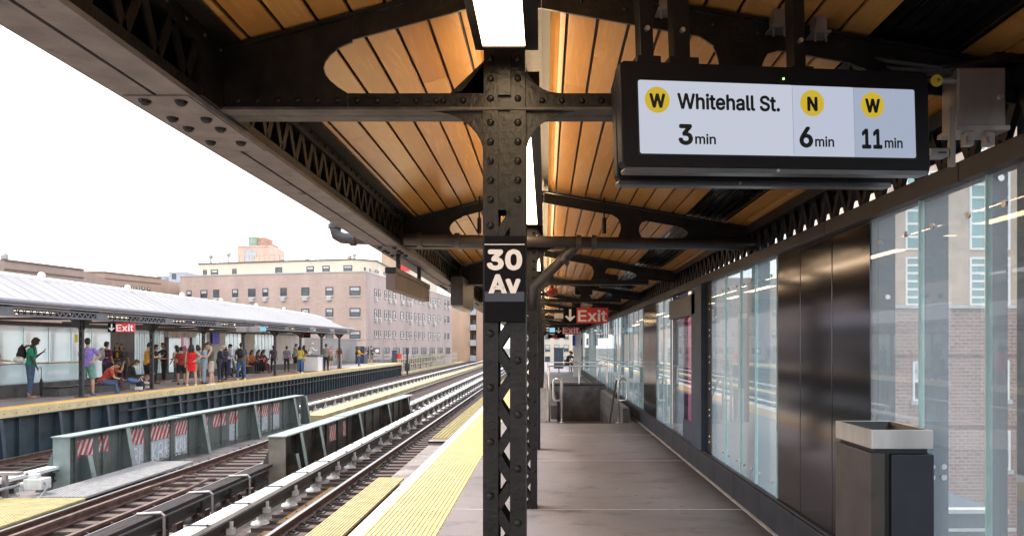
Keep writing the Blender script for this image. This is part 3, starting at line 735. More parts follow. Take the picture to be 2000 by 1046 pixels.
dtext('Whitehall St.', 1321, 212, 32, -.0072, .0019, 195)
dtext('3', 1321, 281, 41, -.0072, .0032, 27); dtext('min', 1352, 281, 20, -.0072, .0009, 39)
dtext('6', 1553, 285, 41, -.0058, .0032, 27); dtext('min', 1584, 285, 20, -.0058, .0009, 38)
dtext('11', 1679, 287, 39, -.0044, .0032, 42); dtext('min', 1726, 287, 20, -.0044, .0009, 37)
MB().ball((dx(1526), -.002, dz(153, 1526)), .0035).build('status_light', emit('green_led', (.2, 1, .1), 3), t)
MB().tube([(dx(1510), -.006, .010), (dx(1510), 0.003, .010)], .006, 8).build('latch_screw', STAIN, t)
MB().tube([(dx(1480), .180, .004), (dx(1480), .188, .004)], .006, 8).build('latch_screw', STAIN, t)
# hanging posts of the display
for px, yy, zt_, w in ((1276, .07, .40, .05), (1342, .07, .62, .062), (1583, .11, .33, .05)):
    MB().box(dx(px)-w/2, dx(px)+w/2, yy-.03, yy+.03, DH-.01, DH+zt_).box(dx(px)-w*.9, dx(px)+w*.9, yy-.05, yy+.05, DH-.01, DH+.03).build('hanger_post', STEELF, t, bevel=.003)
    MB().tube([(dx(px), yy-.045, DH+.13), (dx(px), yy-.03, DH+.13)], .009, 8).build('bolt', STAIN, t)

# ================================================================== JUNCTION BOX AND SERVICES
y = 3.02
t = thing('junction_box', 'galvanised steel junction box under the canopy right of the arrival display', 'junction box', (XA(1870, y), y, ZA(248, y)))
bw, bh = (1964-1870)*y/F, (248-132)*y/F
MB().box(0, bw, 0, .12, 0, bh).build('case', STAING, t, bevel=.004)
MB().box(.004, bw-.004, -.004, -.0005, .006, bh-.006).build('door', STAING, t, bevel=.002)
MB().tube([(bw*.88, -.012, bh*.5), (bw*.88, -.004, bh*.5)], .011, 12).build('lock', STAIN, t)
q = MB().box(-.02, bw, -.03, .12, -.02, -.002)
for xx in (.03, .115): q.box(xx, xx+.035, -.005, .03, -.075, -.02); q.tube([(xx+.017, -.014, -.05), (xx+.017, -.004, -.05)], .012, 10)
q.build('bracket', STAING, t)
t = thing('tag_disc', 'round yellow tag on a short pipe beside the junction box', 'tag', (XA(1829, 2.95), 2.95, ZA(158, 2.95)))
MB().tube([(0, -.004, 0), (0, .0, 0)], .024, 20).build('disc', mat('yellow_tag', (.62, .48, .04), .5), t)
MB().tube([(0.0, .003, 0), (.06, .02, .01), (.09, .03, .01)], .012, 8).build('pipe_stub', STAING, t)
t = thing('small_conduit_box', 'small steel conduit box with a slot below the junction box', 'conduit box', (XA(1818, 2.98), 2.98, ZA(305, 2.98)))
MB().box(0, .075, 0, .06, 0, .034).build('case', STAING, t, bevel=.003); MB().box(.03, .062, -.003, -.001, .012, .018).build('slot', BLACK, t); MB().box(.078, .1, .0, .02, -.04, .2).build('channel', STAING, t)
# cables looping under the ceiling at the right
t = thing('cable_bundle', 'dark electrical cables looping under the ceiling above the junction box', 'cables', (1.4, 3.1, 2.8)); t.location = (0, 0, 0)
for k in range(4):
    P = [(1.35+.03*k, 3.3+.05*k, 2.93), (1.45+.04*k, 3.12+.03*k, 2.82-.02*k), (1.62+.03*k, 3.06, 2.77-.012*k), (1.8, 3.08, 2.79), (2.0, 3.1+.02*k, 2.83+.02*k)]
    MB().tube(P, .012+.004*(k % 2), 8).build('cable', BLACK, t, smooth=True)
t = thing('conduit_clamp', 'galvanised beam clamps fixed to the sloping chord above the arrival display', 'clamp', (0, 3.1, 2.9)); t.location = (0, 0, 0)
for px, py in ((1300, 10), (1519, 45), (1600, 55)):
    X_, Z_ = XA(px, 3.1), ZA(py, 3.1)
    MB().box(X_-.02, X_+.025, 3.08, 3.15, Z_-.02, Z_+.05).box(X_-.035, X_+.04, 3.07, 3.16, Z_-.028, Z_-.02).tube([(X_-.02, 3.09, Z_-.06), (X_-.02, 3.09, Z_)], .005, 6).tube([(X_+.025, 3.09, Z_-.06), (X_+.025, 3.09, Z_)], .005, 6).build('clamp_body', STAING, t)
# drain pipes at the second beam
PIPE = mat('pipe_grey_brown', (.05, .042, .04), .45, var=.2, bump=.15)
yp = YC[1]-.12; zp = ZA(466, yp)
t = thing('drain_pipe', 'thick grey drain pipe crossing under the second beam with an elbow over the track', 'pipe', (0, yp, zp))
MB().tube([(XA(655, yp), 0, .20), (XA(655, yp), 0, .09), (XA(658, yp), 0, .035), (XA(668, yp), 0, .008), (XA(684, yp), 0, 0), (XA(1480, yp), 0, -.06)], .055, 14).build('pipe_run', PIPE, t, smooth=True)
for px in (690, 820, 893, 1130, 1160): MB().tube([(XA(px, yp)-.025, 0, -(px-684)*.06/796), (XA(px, yp)+.025, 0, -(px-684)*.06/796)], .072, 14).build('collar', PIPE, t)
MB().tube([(XA(655, yp), 0, .10), (XA(655, yp), 0, .14)], .07, 14).build('collar', PIPE, t)
for px in (936, 1180): MB().tube([(XA(px, yp), 0, .05), (XA(px, yp), 0, .42)], .008, 6).tube([(XA(px, yp), 0, .05), (XA(px, yp), 0, .2)], .02, 8).build('hanger_rod', STEEL, t)
t = thing('slanting_pipe', 'slanting grey pipe running down from the drain pipe to the second column', 'pipe', (0, yp+.05, 0))
MB().tube([(XA(1150, yp), -.02, zp-.02), (XA(1128, yp), -.01, zp-.05), (XA(1042, yp), .02, ZA(560, yp)), (XA(1040, yp), .1, ZA(600, yp))], .05, 12).build('pipe_run', PIPE, t, smooth=True)
MB().tube([(XA(1104, yp), 0, ZA(504, yp)), (XA(1098, yp), 0, ZA(510, yp))], .065, 12).build('collar', PIPE, t)
# boxes hanging off the eave girder
t = thing('eave_sign_box', 'long brown box sign hanging end on below the track side eave', 'sign box', (-1.52, 7.25, 2.17))
MB().box(-.05, .05, 0, 2.1, 0, .16).build('case', mat('brown_box_side', (.16, .115, .095), .55, var=.15, scale=3), t, bevel=.006)
MB().box(-.055, .055, -.01, 2.11, .16, .215).build('cap', STEEL, t)
for yy in (.35, 1.6): MB().box(-.02, .02, yy, yy+.05, .215, .42).build('hanger', STEEL, t)
t = thing('eave_sign_box', 'dark square box hanging below the eave just left of the foreground column', 'sign box', (-1.38, 10.7, 2.2))
MB().box(0, .18, 0, 1.6, 0, .42).build('case', mat('dark_brown_box', (.035, .027, .025), .45, var=.2), t, bevel=.006)
MB().box(.02, .16, .03, 1.5, -.03, -.001).build('lamp_cover', STAING, t); MB().box(.08, .1, .4, .46, .42, .6).build('hanger', STEEL, t)
# things crowded under the far part of the canopy
t = thing('ceiling_speaker', 'red dome bell under the canopy behind the second column', 'bell', (XA(1078, 12), 12, ZA(570, 12)))
MB().ball((0, 0, 0), .1, .08, .07, 12, 8).build('dome', mat('red_dome', (.35, .04, .03), .4), t); MB().box(-.02, .02, -.02, .02, .06, .3).build('stem', STEEL, t)
for i, (px, py, yy, w, h) in enumerate(((1190, 560, 13.4, .32, .26), (1140, 575, 17, .4, .2), (1230, 575, 18, .5, .25))):
    t = thing('equipment_box', 'dark %s equipment box under the canopy beams above the near Exit sign' % ('nearest', 'narrow left', 'wide farther')[i], 'equipment box', (XA(px, yy), yy, ZA(py, yy)))
    MB().box(-w/2, w/2, 0, .25, 0, h).build('case', STEELF, t, bevel=.008); MB().box(-.02, .02, .1, .14, h, h+.3).build('hanger', STEEL, t)

# ================================================================== STAIR RAILS
def handrail(label, X, sgn):
    t = thing('stair_handrail', label, 'handrail', (X, SW0+.1, 0), group='stainless handrails at the stair head')
    r_ = .024
    P = [(0, 0, .0), (0, 0, .86), (sgn*.02, 0, .90), (sgn*.05, 0, .92), (sgn*.13, 0, .92), (sgn*.165, 0, .90), (sgn*.18, 0, .86), (sgn*.18, 0, .54), (sgn*.165, 0, .49), (sgn*.13, 0, .47), (0, 0, .47)]
    MB().tube(P, r_, 10).build('rail_loop', STAIN, t, smooth=True)
    MB().tube([(0, 0, .9), (0, .4, .9), (0, 3.2, -.9)], r_, 10).build('sloping_rail', STAIN, t, smooth=True)
    MB().tube([(0, 0, .006), (0, 0, .02)], .065, 14).build('floor_flange', STAIN, t)
handrail('stainless handrail loop at the left of the stairway', .335, -1)
handrail('stainless handrail loop at the right of the stairway beside the wall', 1.52, 1)
t = thing('concrete_plinth', 'pale concrete plinth at the left corner of the stairway opening', 'plinth', (-.14, 15.6, 0))
MB().box(0, .15, 0, .3, 0, .66).box(-.012, .162, -.012, .312, .66, .71).build('block', mat('pale_concrete', (.42, .40, .38), .75, var=.15), t, bevel=.01)
t = thing('stair_guardrail', 'stainless guard rail around the stairway opening', 'guard rail', (0, SW1, 0))
MB().tube([(.08, -6.2, 1.0), (.08, .14, 1.0), (.12, .2, 1.0), (1.86, .2, 1.0)], .024, 10).build('top_rail', STAIN, t, smooth=True)
MB().tube([(.05, 5, 1.0), (1.9, 5, 1.0)], .022, 10).build('top_rail', STAIN, t, smooth=True)
for x_, y_ in ((.08, -6.2), (.08, -3), (.10, .18), (1.0, .2), (1.84, .2), (.06, 5), (1.88, 5)): MB().tube([(x_, y_, 0), (x_, y_, 1.0)], .02, 8).build('post', STAIN, t, smooth=True)
# ================================================================== FAR END OF THE NEAR PLATFORM
t = thing('white_pier', 'pale grey square pier beside the seated traveller at the far platform end', 'pier', (XA(1121, 38), 38, 0))
MB().box(0, .36, 0, .4, 0, 2.36).box(-.03, .39, -.03, .43, 0, .12).build('shaft', mat('pale_pier_paint', (.55, .54, .54), .6, var=.06), t)
t = thing('blue_sign', 'small bright blue sign fixed on the left of the pale pier', 'sign', (XA(1118.5, 37.8), 37.8, ZA(674, 37.8)))
MB().box(0, .13, 0, .04, 0, .5).box(-.01, .14, .005, .05, -.01, .51, 1).build('board', [mat('blue_sign', (.02, .03, .55), .4), STEELF], t)
t = thing('blue_sign', 'second small blue sign, right of the pale pier before the dark post', 'sign', (XA(1132.5, 39), 39, ZA(673, 39)))
MB().box(0, .09, 0, .04, 0, .34).box(-.01, .1, .005, .05, -.01, .35, 1).build('board', [MATS['blue_sign'], STEELF], t)
t = thing('platform_end_post', 'dark steel post right of the pale pier at the far platform end', 'post', (XA(1136, 41), 41, 0))
MB().box(0, .2, 0, .2, 0, 2.4).box(-.03, .23, -.03, .23, 0, .05).build('shaft', STEELF, t)
t = thing('grey_cabinet', 'blue grey equipment cabinet far along the near platform', 'cabinet', (XA(1082, 52), 52, 0))
MB().box(0, .66, 0, .6, 0, 1.4).box(-.03, .69, -.03, .63, 1.4, 1.46).box(.05, .61, -.012, 0, .1, 1.3).build('case', STEELB, t)
t = thing('platform_bench', 'wooden bench under the seated traveller at the far platform end', 'bench', (XA(1104, 44.3), 44.3, 0))
MB().box(-.5, .5, 0, .42, .42, .47).build('seat', TIE, t)
for xx in (-.4, .36): MB().box(xx, xx+.05, .03, .39, 0, .42).build('leg', STEELF, t)
# ================================================================== GROUND AND TRACK BED (setting)
ZR = H-2.72                 # rail head
ZT = ZR-.16                 # tie top
ZS = ZT-.13                 # slab
structure(MB().add([(-1500,-300,-7.5),(1500,-300,-7.5),(1500,2200,-7.5),(-1500,2200,-7.5)], [(0,1,2,3)]).build('ground', mat('street_asphalt', (.07,.068,.07), .85, var=.25, scale=.2)))
structure(MB().box(-13.75, -1.8, -3, 260, ZS-.7, ZS).box(-3.33, -1.82, -3, 260, ZS, ZT+.05, 0).build('track_bed', CONCL))
structure(MB().box(XE+.1, 2.3, -3, YEND, -7.5, -.62).build('platform_base', CONCD))

def rail_mb(x, y0, y1, top=1):
    P = [(-.07,0),(.07,0),(.07,.02),(.012,.035),(.012,.11),(.036,.12),(.036,.152),(-.036,.152),(-.036,.12),(-.012,.11),(-.012,.035),(-.07,.02)]
    b = MB(); b.prism([(u, v) for u, v in P], 'y', y0, y1)
    b.box(-.034, .034, y0, y1, .1525, .158, top); return b
def rail(name, label, x, y0, y1, z=ZT, mats=None, cat='rail'):
    o = rail_mb(x, y0, y1).build(name, mats or [RUST, RAILTOP], None, (x, 0, z)); return tag(o, label, cat)
rail('track_rail', 'shiny topped running rail of the nearest track, closest rail to the yellow platform strip', -4.0, 4, 240)
rail('track_rail', 'running rail of the nearest track tucked under the platform edge', -2.56, 20, 240)
rail('track_rail', 'long brown running rail of the middle track beside the grey green girder', -8.02, 6, 240)
rail('track_rail', 'running rail of the middle track just left of the dark covered third rail', -6.58, 6, 240)
rail('track_rail', 'rusty running rail of the far track, nearer of its two rails', -11.55, 10, 240)
rail('track_rail', 'rusty running rail of the far track below the far platform girder', -12.98, 10, 240)
RUST2 = mat('brown_guard_rail', (.11, .062, .05), .6, var=.3, scale=7, bump=.3)
def guard(label, x0, x1, y0, y1):
    b = MB(); b.bar((x0, y0, ZR-.03), (x0, y1-1.5, ZR-.03), .075, .05).bar((x0, y0, ZR-.09), (x0, y1-1.5, ZR-.09), .02, .11)
    b.tube([(x0, y1-1.5, ZR-.03), (x0+(x1-x0)*.6, y1-.4, ZR-.03), (x1, y1, ZR-.1)], .035, 8)
    b.bar((x0, y0, ZR-.14), (x0, y1-1.5, ZR-.14), .14, .02)
    y = y0
    s = 1 if x0 > -7.3 else -1
    while y < y1-1.6:
        b.add([(x0+s*.03, y, ZT), (x0+s*.30, y, ZT), (x0+s*.03, y, ZR-.04), (x0+s*.03, y+.03, ZT), (x0+s*.30, y+.03, ZT), (x0+s*.03, y+.03, ZR-.04)], [(0,1,2),(3,5,4),(0,3,4,1),(1,4,5,2),(2,5,3,0)]); y += .62
    return tag(b.build('guard_rail', RUST2), label, 'guard rail', 'guard rails inside the middle track')
guard('left brown guard rail with triangular braces inside the middle track, its end bent', -7.68, -7.55, 6, 15.9)
guard('right brown guard rail inside the middle track, ending in a bent tip', -6.86, -6.98, 6, 15.6)

# ties: one each, the nearest hundred per track; clips ride on their tie
def clip_mb(x, sd):
    b = MB()
    for s in (sd,):
        b.tube([(x+s*.085, -.06, .02), (x+s*.10, -.05, .065), (x+s*.13, 0, .075), (x+s*.10, .05, .065), (x+s*.085, .06, .02)], .011, 6)
        b.box(x+s*.16-.05, x+s*.16+.05, -.08, .08, 0, .02); b.tube([(x+s*.15, 0, .02), (x+s*.15, 0, .06)], .022, 6)
    return b
CLIP = mat('dark_rail_clip', (.03, .028, .03), .5, var=.2)
me_half = MB().box(-4.66, -3.335, -.11, .11, -.20, 0).mesh('track_tie', [TIE]); me_hc = [clip_mb(-4.0, s).mesh('rail_clip', [CLIP]) for s in (-1, 1)]
me_mid = MB().box(-8.62, -5.95, -.11, .11, -.20, 0).mesh('track_tie', [TIE]); me_mc = [clip_mb(-8.02, s).mesh('rail_clip', [RUST]) for s in (-1, 1)]
me_far = MB().box(-13.5, -10.9, -.11, .11, -.20, 0).mesh('track_tie', [TIE]); me_fc = [clip_mb(-11.55, s).mesh('rail_clip', [RUST]) for s in (-1, 1)]
rnd = random.Random(11)
def ties(me, mc, y0, n, sp, label, nclip):
    for k in range(n):
        o = bpy.data.objects.new('track_tie', me); COL.objects.link(o); o.location = (rnd.uniform(-.03, .03), y0+sp*k+rnd.uniform(-.03, .03), ZT-.001*rnd.random())
        o.rotation_euler = (0, 0, rnd.uniform(-.008, .008))
        tag(o, label, 'tie', label.split(',')[0])
        if k < nclip:
            for q in mc: c = bpy.data.objects.new('rail_clip', q); COL.objects.link(c); c.parent = o
ties(me_half, me_hc, 8.0, 100, .47, 'short wooden tie of the nearest track, under its shiny rail and white third rail', 70)
ties(me_mid, me_mc, 9.0, 100, .5, 'full width wooden tie of the middle track, between the two riveted girders', 36)
ties(me_far, me_fc, 14.0, 90, .5, 'wooden tie of the far track, below the far platform', 30)
b = MB()
for k in range(200):
    if k*.5+55 < 150:
        y = 55+k*.5; b.box(-4.66, -3.335, y-.11, y+.11, ZT-.2, ZT); b.box(-8.62, -5.95, y+3.95, y+4.17, ZT-.2, ZT); b.box(-13.5, -10.9, y+3.95, y+4.17, ZT-.2, ZT)
tag(b.build('distant_ties', TIE), 'rows of far off wooden ties under the distant tracks', 'ties', kind='stuff')
# timber guard strip and plank pieces beside the near rail
for i, (y0, y1) in enumerate(((9.8, 11.4), (11.9, 14.9))):
    o = MB().box(-.06, .06, 0, y1-y0, 0, .025).rivet((0, .3, .025), (0,0,1), .02, mi=1).rivet((0, .8, .025), (0,0,1), .02, mi=1).rivet((0, 1.3, .025), (0,0,1), .02, mi=1).build('timber_strip', [mat('orange_timber', (.34, .19, .08), .75, var=.25, scale=8, stretch=(1,.2,1)), CLIP], None, (-4.28, y0, ZT+.002))
    tag(o, 'orange timber strip with bolts between third rail and running rail, %s' % ('nearest piece' if i == 0 else 'longer farther piece'), 'timber strip')

# third rails
def third_rail(label, x, y0, y1, ztop, cover, side=1, ins_n=40, isp=1.28, w=.25, brackets=True, hooks=False):
    t = thing('third_rail', label, 'third rail', (x, y0, ztop)); L = y1-y0
    MB().box(-w/2, w/2, 0, L, -.03, 0).box(side*w/2-.012, side*w/2+.012, 0, L, -.06, -.001).build('cover_board', cover, t)
    MB().prism([(-.06,-.31),(.06,-.31),(.06,-.29),(.02,-.27),(.02,-.2),(.045,-.19),(.045,-.14),(-.045,-.14),(-.045,-.19),(-.02,-.2),(-.02,-.27),(-.06,-.29)], 'y', 0, L).build('conductor_rail', mat('dark_conductor_rail', (.04, .035, .035), .5, var=.3, scale=6), t)
    bm_i = MB(); bm_i.tube([(0, 0, ZT-ztop), (0, 0, ZT-ztop+.03)], [.15, .13], 10).tube([(0, 0, ZT-ztop+.03), (0, 0, ZT-ztop+.07), (0, 0, -.31)], [.09, .055, .05], 10)
    bm_i.box(side*.06, side*.16, -.05, .05, -.30, -.22).box(side*.10, side*.14, -.02, .02, -.22, -.12)
    mi = bm_i.mesh('insulator', [INSUL if not hooks else COVERD])
    for k in range(ins_n):
        o = bpy.data.objects.new('insulator', mi); COL.objects.link(o); o.parent = t; o.location = (0, .5+isp*k, 0)
    if brackets:
        bb = MB().box(-w/2-.03, w/2+.03, -.025, .025, .001, .012).rivet((-w/2, 0, .012), (0,0,1), .016).rivet((w/2, 0, .012), (0,0,1), .016).mesh('cover_strap', [STEELF])
        for k in range(min(45, int(L/1.28))):
            o = bpy.data.objects.new('cover_strap', bb); COL.objects.link(o); o.parent = t; o.location = (0, 1.1+1.37*k, 0)
    if hooks:
        bb = MB().tube([(-w/2+.02, 0, .01), (w/2+.10, 0, .03), (w/2+.14, 0, -.01), (w/2+.14, 0, -.33)], .022, 8).mesh('hook_bracket', [STAING])
        for k in range(5):
            o = bpy.data.objects.new('hook_bracket', bb); COL.objects.link(o); o.parent = t; o.location = (0, 1.4+1.55*k, 0)
    return t
third_rail('third rail of the nearest track with a bright white cover board on white insulators', -4.63, 6, 150, ZR+.32, COVERW, 1, 60, 1.37)
third_rail('dark wood covered third rail of the middle track with grey hook brackets', -5.80, 6.2, 15.3, ZR+.27, COVERD, 1, 8, 1.1, .27, False, True)
third_rail('white covered third rail of the middle track beyond the brown girder', -5.75, 29, 150, ZR+.27, COVERW, 1, 40, 1.5)
third_rail('white covered third rail of the far track behind the grey green girder', -10.1, 9, 150, ZR+.25, COVERW, 1, 60, 1.5)

# gratings and walkways
def grating(label, x0, x1, y0, y1, z, m_, cell=.05, name='floor_grating'):
    b = MB(); nx = max(1, round((x1-x0)/cell)); ny = round((y1-y0)/(cell*1.0))
    for k in range(nx+1): xx = (x1-x0)*k/nx; b.box(xx-.009, xx+.009, 0, y1-y0, -.035, 0)
    for k in range(ny+1): yy = (y1-y0)*k/ny; b.box(0, x1-x0, yy-.009, yy+.009, -.034, -.001)
    b.box(0, x1-x0, 0, y1-y0, -.05, -.036)
    return tag(b.build(name, m_, None, (x0, y0, z)), label, 'grating')
grating('yellow fibreglass grating beside the platform edge in the foreground', -3.40, -2.90, 6.5, 15.1, ZR+.03, GRATEY)
grating('second yellow fibreglass grating farther along beside the platform edge', -3.30, -2.85, 21.5, 60, ZR+.03, GRATEY, .12)
grating('yellow grating walkway in front of the grey green girder at lower left', -9.95, -8.35, 8, 13.4, ZT+.12, GRATEY, .06)
grating('grey metal grating at the foot of the grey green girder', -9.4, -8.4, 13.5, 17.6, ZT+.13, GRATEG, .07)
MB_ = MB().box(-3.35, -2.8, 21.0, 21.45, ZS, ZR).box(-3.36, -2.79, 21.0, 21.46, ZR-.05, ZR-.01)
tag(MB_.build('concrete_block', CONCL), 'pale concrete block under the near end of the second yellow grating', 'block')
for i, (x0, x1, y0, y1) in enumerate(((-9.6, -8.75, 29, 150), (-14.8, -13.75, 72.5, 190), (-5.35, -5.05, 29, 150))):
    structure(MB().box(x0, x1, y0, y1, ZS, ZR-.02).build('walkway', mat('yellow_walkway', (.36, .30, .16), .75, var=.15, scale=2, dirt=(.24, .19, .11), dscale=.6)))

# ================================================================== PLATE GIRDERS BETWEEN THE TRACKS
STRIPER = mat('stripe_red', (.36, .05, .065), .5, var=.08); STRIPEW = mat('stripe_white', (.52, .47, .46), .6, var=.15, scale=5, dirt=(.3,.26,.24), dscale=3)
PATCH = mat('pale_blue_patch', (.36, .42, .46), .6, var=.1, scale=5); GRAF = mat('white_spray', (.62, .66, .72), .7, var=.1)
LEAF = mat('dry_leaf_litter', (.09, .05, .035), .9, var=.5, scale=20)
def girder(label, A, B, dz_top, main, cap, endm, panels, stiff, leaves):
    """A, B: (x, y) of the near and far ends; top height z"""
    L = math.hypot(B[0]-A[0], B[1]-A[1]); rz = math.atan2(-(B[0]-A[0]), B[1]-A[1])
    zb = ZS; Ht = dz_top-zb
    t = thing('plate_girder', label, 'girder', (A[0], A[1], zb), rz)
    MB().box(-.012, .012, .012, L-.02, 0, Ht-.025).build('web', main, t)
    f = MB()
    nfl = 3
    for k in range(nfl): f.box(-.19, .19, L*k/nfl-(.05 if k == 0 else 0), L*(k+1)/nfl-.004, Ht-.024+.012*(k % 2), Ht+.012*(k % 2))
    f.box(-.17, -.02, .01, L, Ht-.036, Ht-.0245).box(.02, .17, .01, L, Ht-.036, Ht-.0245); f.build('top_flange', cap, t)
    MB().box(-.18, .18, 0, .012, 0, Ht-.026).build('end_plate', endm, t)
    MB().prism([(-.18, 0), (-.55, 0), (-.181, Ht*.72)], 'y', -.01, .002).build('end_brace', main, t)
    s_ = MB(); y_ = L*.045; s_.add([(.34, y_-.07, .016), (.34, y_+.07, .016), (.20, y_+.07, Ht*.6), (.20, y_-.07, Ht*.6), (.355, y_-.07, .016), (.355, y_+.07, .016), (.215, y_+.07, Ht*.6), (.215, y_-.07, Ht*.6)], [(0,1,2,3),(7,6,5,4),(0,4,5,1),(1,5,6,2),(2,6,7,3),(3,7,4,0)], 1)
    s_.prism([(.013, .016), (.339, .016), (.199, Ht*.6), (.013, Ht*.6)], 'y', y_-.008, y_+.008).build('short_brace', [main, cap], t)
    b = MB(); b.box(.013, .10, .012, L, 0, .015).box(.013, .025, .012, L, .015, .12)
    for y_ in stiff:
        s_ = MB(); s_.prism([(.013, 0.016), (.38, 0.016), (.36, .02), (.17, Ht-.037), (.013, Ht-.037)], 'y', y_-.008, y_+.008)
        s_.add([(.36, y_-.075, .016), (.36, y_+.075, .016), (.168, y_+.075, Ht-.04), (.168, y_-.075, Ht-.04), (.375, y_-.075, .016), (.375, y_+.075, .016), (.183, y_+.075, Ht-.04), (.183, y_-.075, Ht-.04)], [(0,1,2,3),(7,6,5,4),(0,4,5,1),(1,5,6,2),(2,6,7,3),(3,7,4,0)], 1)
        s_.box(.0125, .05, y_-.12, y_-.0085, .016, Ht-.04).build('stiffener', [main, cap], t)
        for k in range(9):
            for s2 in (-.09, .09): b.rivet((.014, y_+s2, .12+(Ht-.24)*k/8), (1, 0, 0), .022)
    y_ = .3
    while y_ < L:
        for k in range(8): b.rivet((.014, y_, .1+(Ht-.2)*k/7), (1, 0, 0), .018)
        b.box(.0135, .055, y_+.05, y_+.062, .016, Ht-.04); y_ += .9
    b.build('web_angle', main, t)
    for i, (p0, p1, z0, z1, patch, graf) in enumerate(panels):
        zz0, zz1 = Ht*z0, Ht*z1
        p = MB().box(.0125, .016, p0, p1, zz0, zz1)
        w = p1-p0; hgt = zz1-zz0; n = max(2, int(w/.15))
        st = MB(); pitch = w/n
        for k in range(-2, n+1):                     # slanting red bars, cut to the panel
            a = p0+k*pitch; sh = hgt*.55
            P = [(a, zz0), (a+pitch*.52, zz0), (a+pitch*.52+sh, zz1), (a+sh, zz1)]
            Q = []
            def lim(P, ax, v, keep_lo):
                o = []
                for i_ in range(len(P)):
                    u, q_ = P[i_], P[(i_+1) % len(P)]
                    iu = (u[ax] <= v) if keep_lo else (u[ax] >= v); iq = (q_[ax] <= v) if keep_lo else (q_[ax] >= v)
                    if iu: o.append(u)
                    if iu != iq:
                        s_ = (v-u[ax])/(q_[ax]-u[ax]); o.append((u[0]+(q_[0]-u[0])*s_, u[1]+(q_[1]-u[1])*s_))
                return o
            P = lim(lim(P, 0, p0, False), 0, p1, True) if P else P
            if len(P) > 2: st.prism(P, 'x', .0165, .018)
        p.build('warning_panel', STRIPEW, t)
        if st.v: st.build('red_stripe', STRIPER, t)
        if patch: MB().box(.0127, .0145, p0, p1, .05, zz0-.01).build('paint_patch', PATCH, t)
        if graf:
            g_ = MB(); zl, zh = .12, zz0-.06; ww = w*.8; x0_ = p0+w*.1
            def S_(*pts):
                for (a_, b_), (c_, d_) in zip(pts, pts[1:]): g_.bar((.0185, x0_+ww*a_, zl+(zh-zl)*b_), (.0185, x0_+ww*c_, zl+(zh-zl)*d_), .03, .004, up=(1, 0, 0))
            S_((0, 0), (.02, 1)); S_((.25, .95), (.03, .45), (.28, .02)); S_((.36, 0), (.42, .9), (.62, .95), (.66, .55), (.40, .45), (.62, .4), (.68, 0)); S_((.78, .6), (.95, .62)); S_((.80, .05), (.82, 1.0), (.92, .3))
            g_.build('graffiti', GRAF, t)
            g2 = MB()
            for q_ in range(5): g2.bar((.0185, p0+w*(.1+.18*q_), zz1+.01), (.0185, p0+w*(.16+.18*q_), Ht-.06), .018, .004, up=(1, 0, 0))
            g2.build('graffiti', GRAF, t)
    if leaves:
        rr = random.Random(5); b = MB()
        for k in range(260):
            y_ = rr.uniform(2.2, L*.95); x_ = .06+abs(rr.gauss(0, .10)); s_ = rr.uniform(.015, .045); z_ = rr.uniform(.15, .2)
            a = rr.random()*6.28
            b.add([(x_+s_*math.cos(a), y_+s_*math.sin(a), z_), (x_+s_*math.cos(a+2), y_+s_*math.sin(a+2), z_+.02), (x_+s_*math.cos(a+4), y_+s_*math.sin(a+4), z_+rr.uniform(0, .04))], [(0,1,2)])
        b.build('dead_leaves', LEAF, t)['kind'] = 'stuff'
    return t
zg = ZA(850, 15.3)
def alongY(A, B, px):
    # depth along the line A-B whose picture column is px
    k = (px-VX)/F; dx_, dy_ = B[0]-A[0], B[1]-A[1]
    s = (k*A[1]-A[0])/(dx_-k*dy_); return s*math.hypot(dx_, dy_)
A1, B1 = (-9.93, 15.15), (-9.3, 27.9)
pan = [(.3*a, .3*b) for a, b in ((500,600),(640,700),(815,930),(975,1100),(1135,1215),(1295,1350),(1385,1465),(1490,1545),(1615,1650),(1675,1740),(1760,1815),(1890,1915))]
PG = []
for i, (a, b) in enumerate(pan):
    PG.append((alongY(A1, B1, a), alongY(A1, B1, b), .56, .87, i in (2, 3, 4, 7, 9, 10), i in (2, 3, 4)))
girder('grey green plate girder between tracks with red and white warning stripes and graffiti', A1, B1, zg, GREENP, GREENL, GREENL, PG,
       [alongY(A1, B1, .3*p) for p in (785, 1285, 1625, 1885, 1962)], True)
A2, B2 = (-5.6, 15.4), (-5.25, 28.4)
pan2 = [(480+.35*a, 480+.35*b) for a, b in ((398, 420), (465, 500), (540, 555))]
girder('dark rusty brown plate girder beside the nearest track, ending left of the foreground column', A2, B2, zg-.02, BROWNP, GREENL, mat('brown_green_end_plate', (.16, .14, .11), .6, var=.25, scale=3, dirt=(.07,.05,.035), dscale=2),
       [(alongY(A2, B2, a), alongY(A2, B2, b), .5, .85, False, False) for a, b in pan2], [alongY(A2, B2, 480+.35*p) for p in (265, 375, 600, 765, 880)], False)
# white signal boxes by the third rail at lower left
t = thing('signal_box', 'white cable junction box with grey conduits beside the white third rail at lower left', 'signal box', (-9.62, 13.6, ZT))
MB().box(0, .34, 0, .28, .22, .42).box(.05, .2, .05, .2, .42, .50).tube([(-.02, .1, .32), (-.1, .1, .30)], .05, 8).build('case', INSUL, t, bevel=.012)
MB().tube([(-.1, .1, .30), (-.3, -.3, .26), (-.5, -.6, .25), (-.6, -1.5, .25)], .03, 8).tube([(.34, .1, .35), (.42, .06, .28), (.38, -.1, .1), (.1, -.5, .02)], .02, 8).build('conduit', mat('grey_conduit', (.25, .25, .28), .45), t, smooth=True)
MB().box(-.36, -.28, -.05, .03, 0, .52).box(-.5, -.02, -.08, .06, .50, .56).build('bracket', STAING, t, bevel=.006)

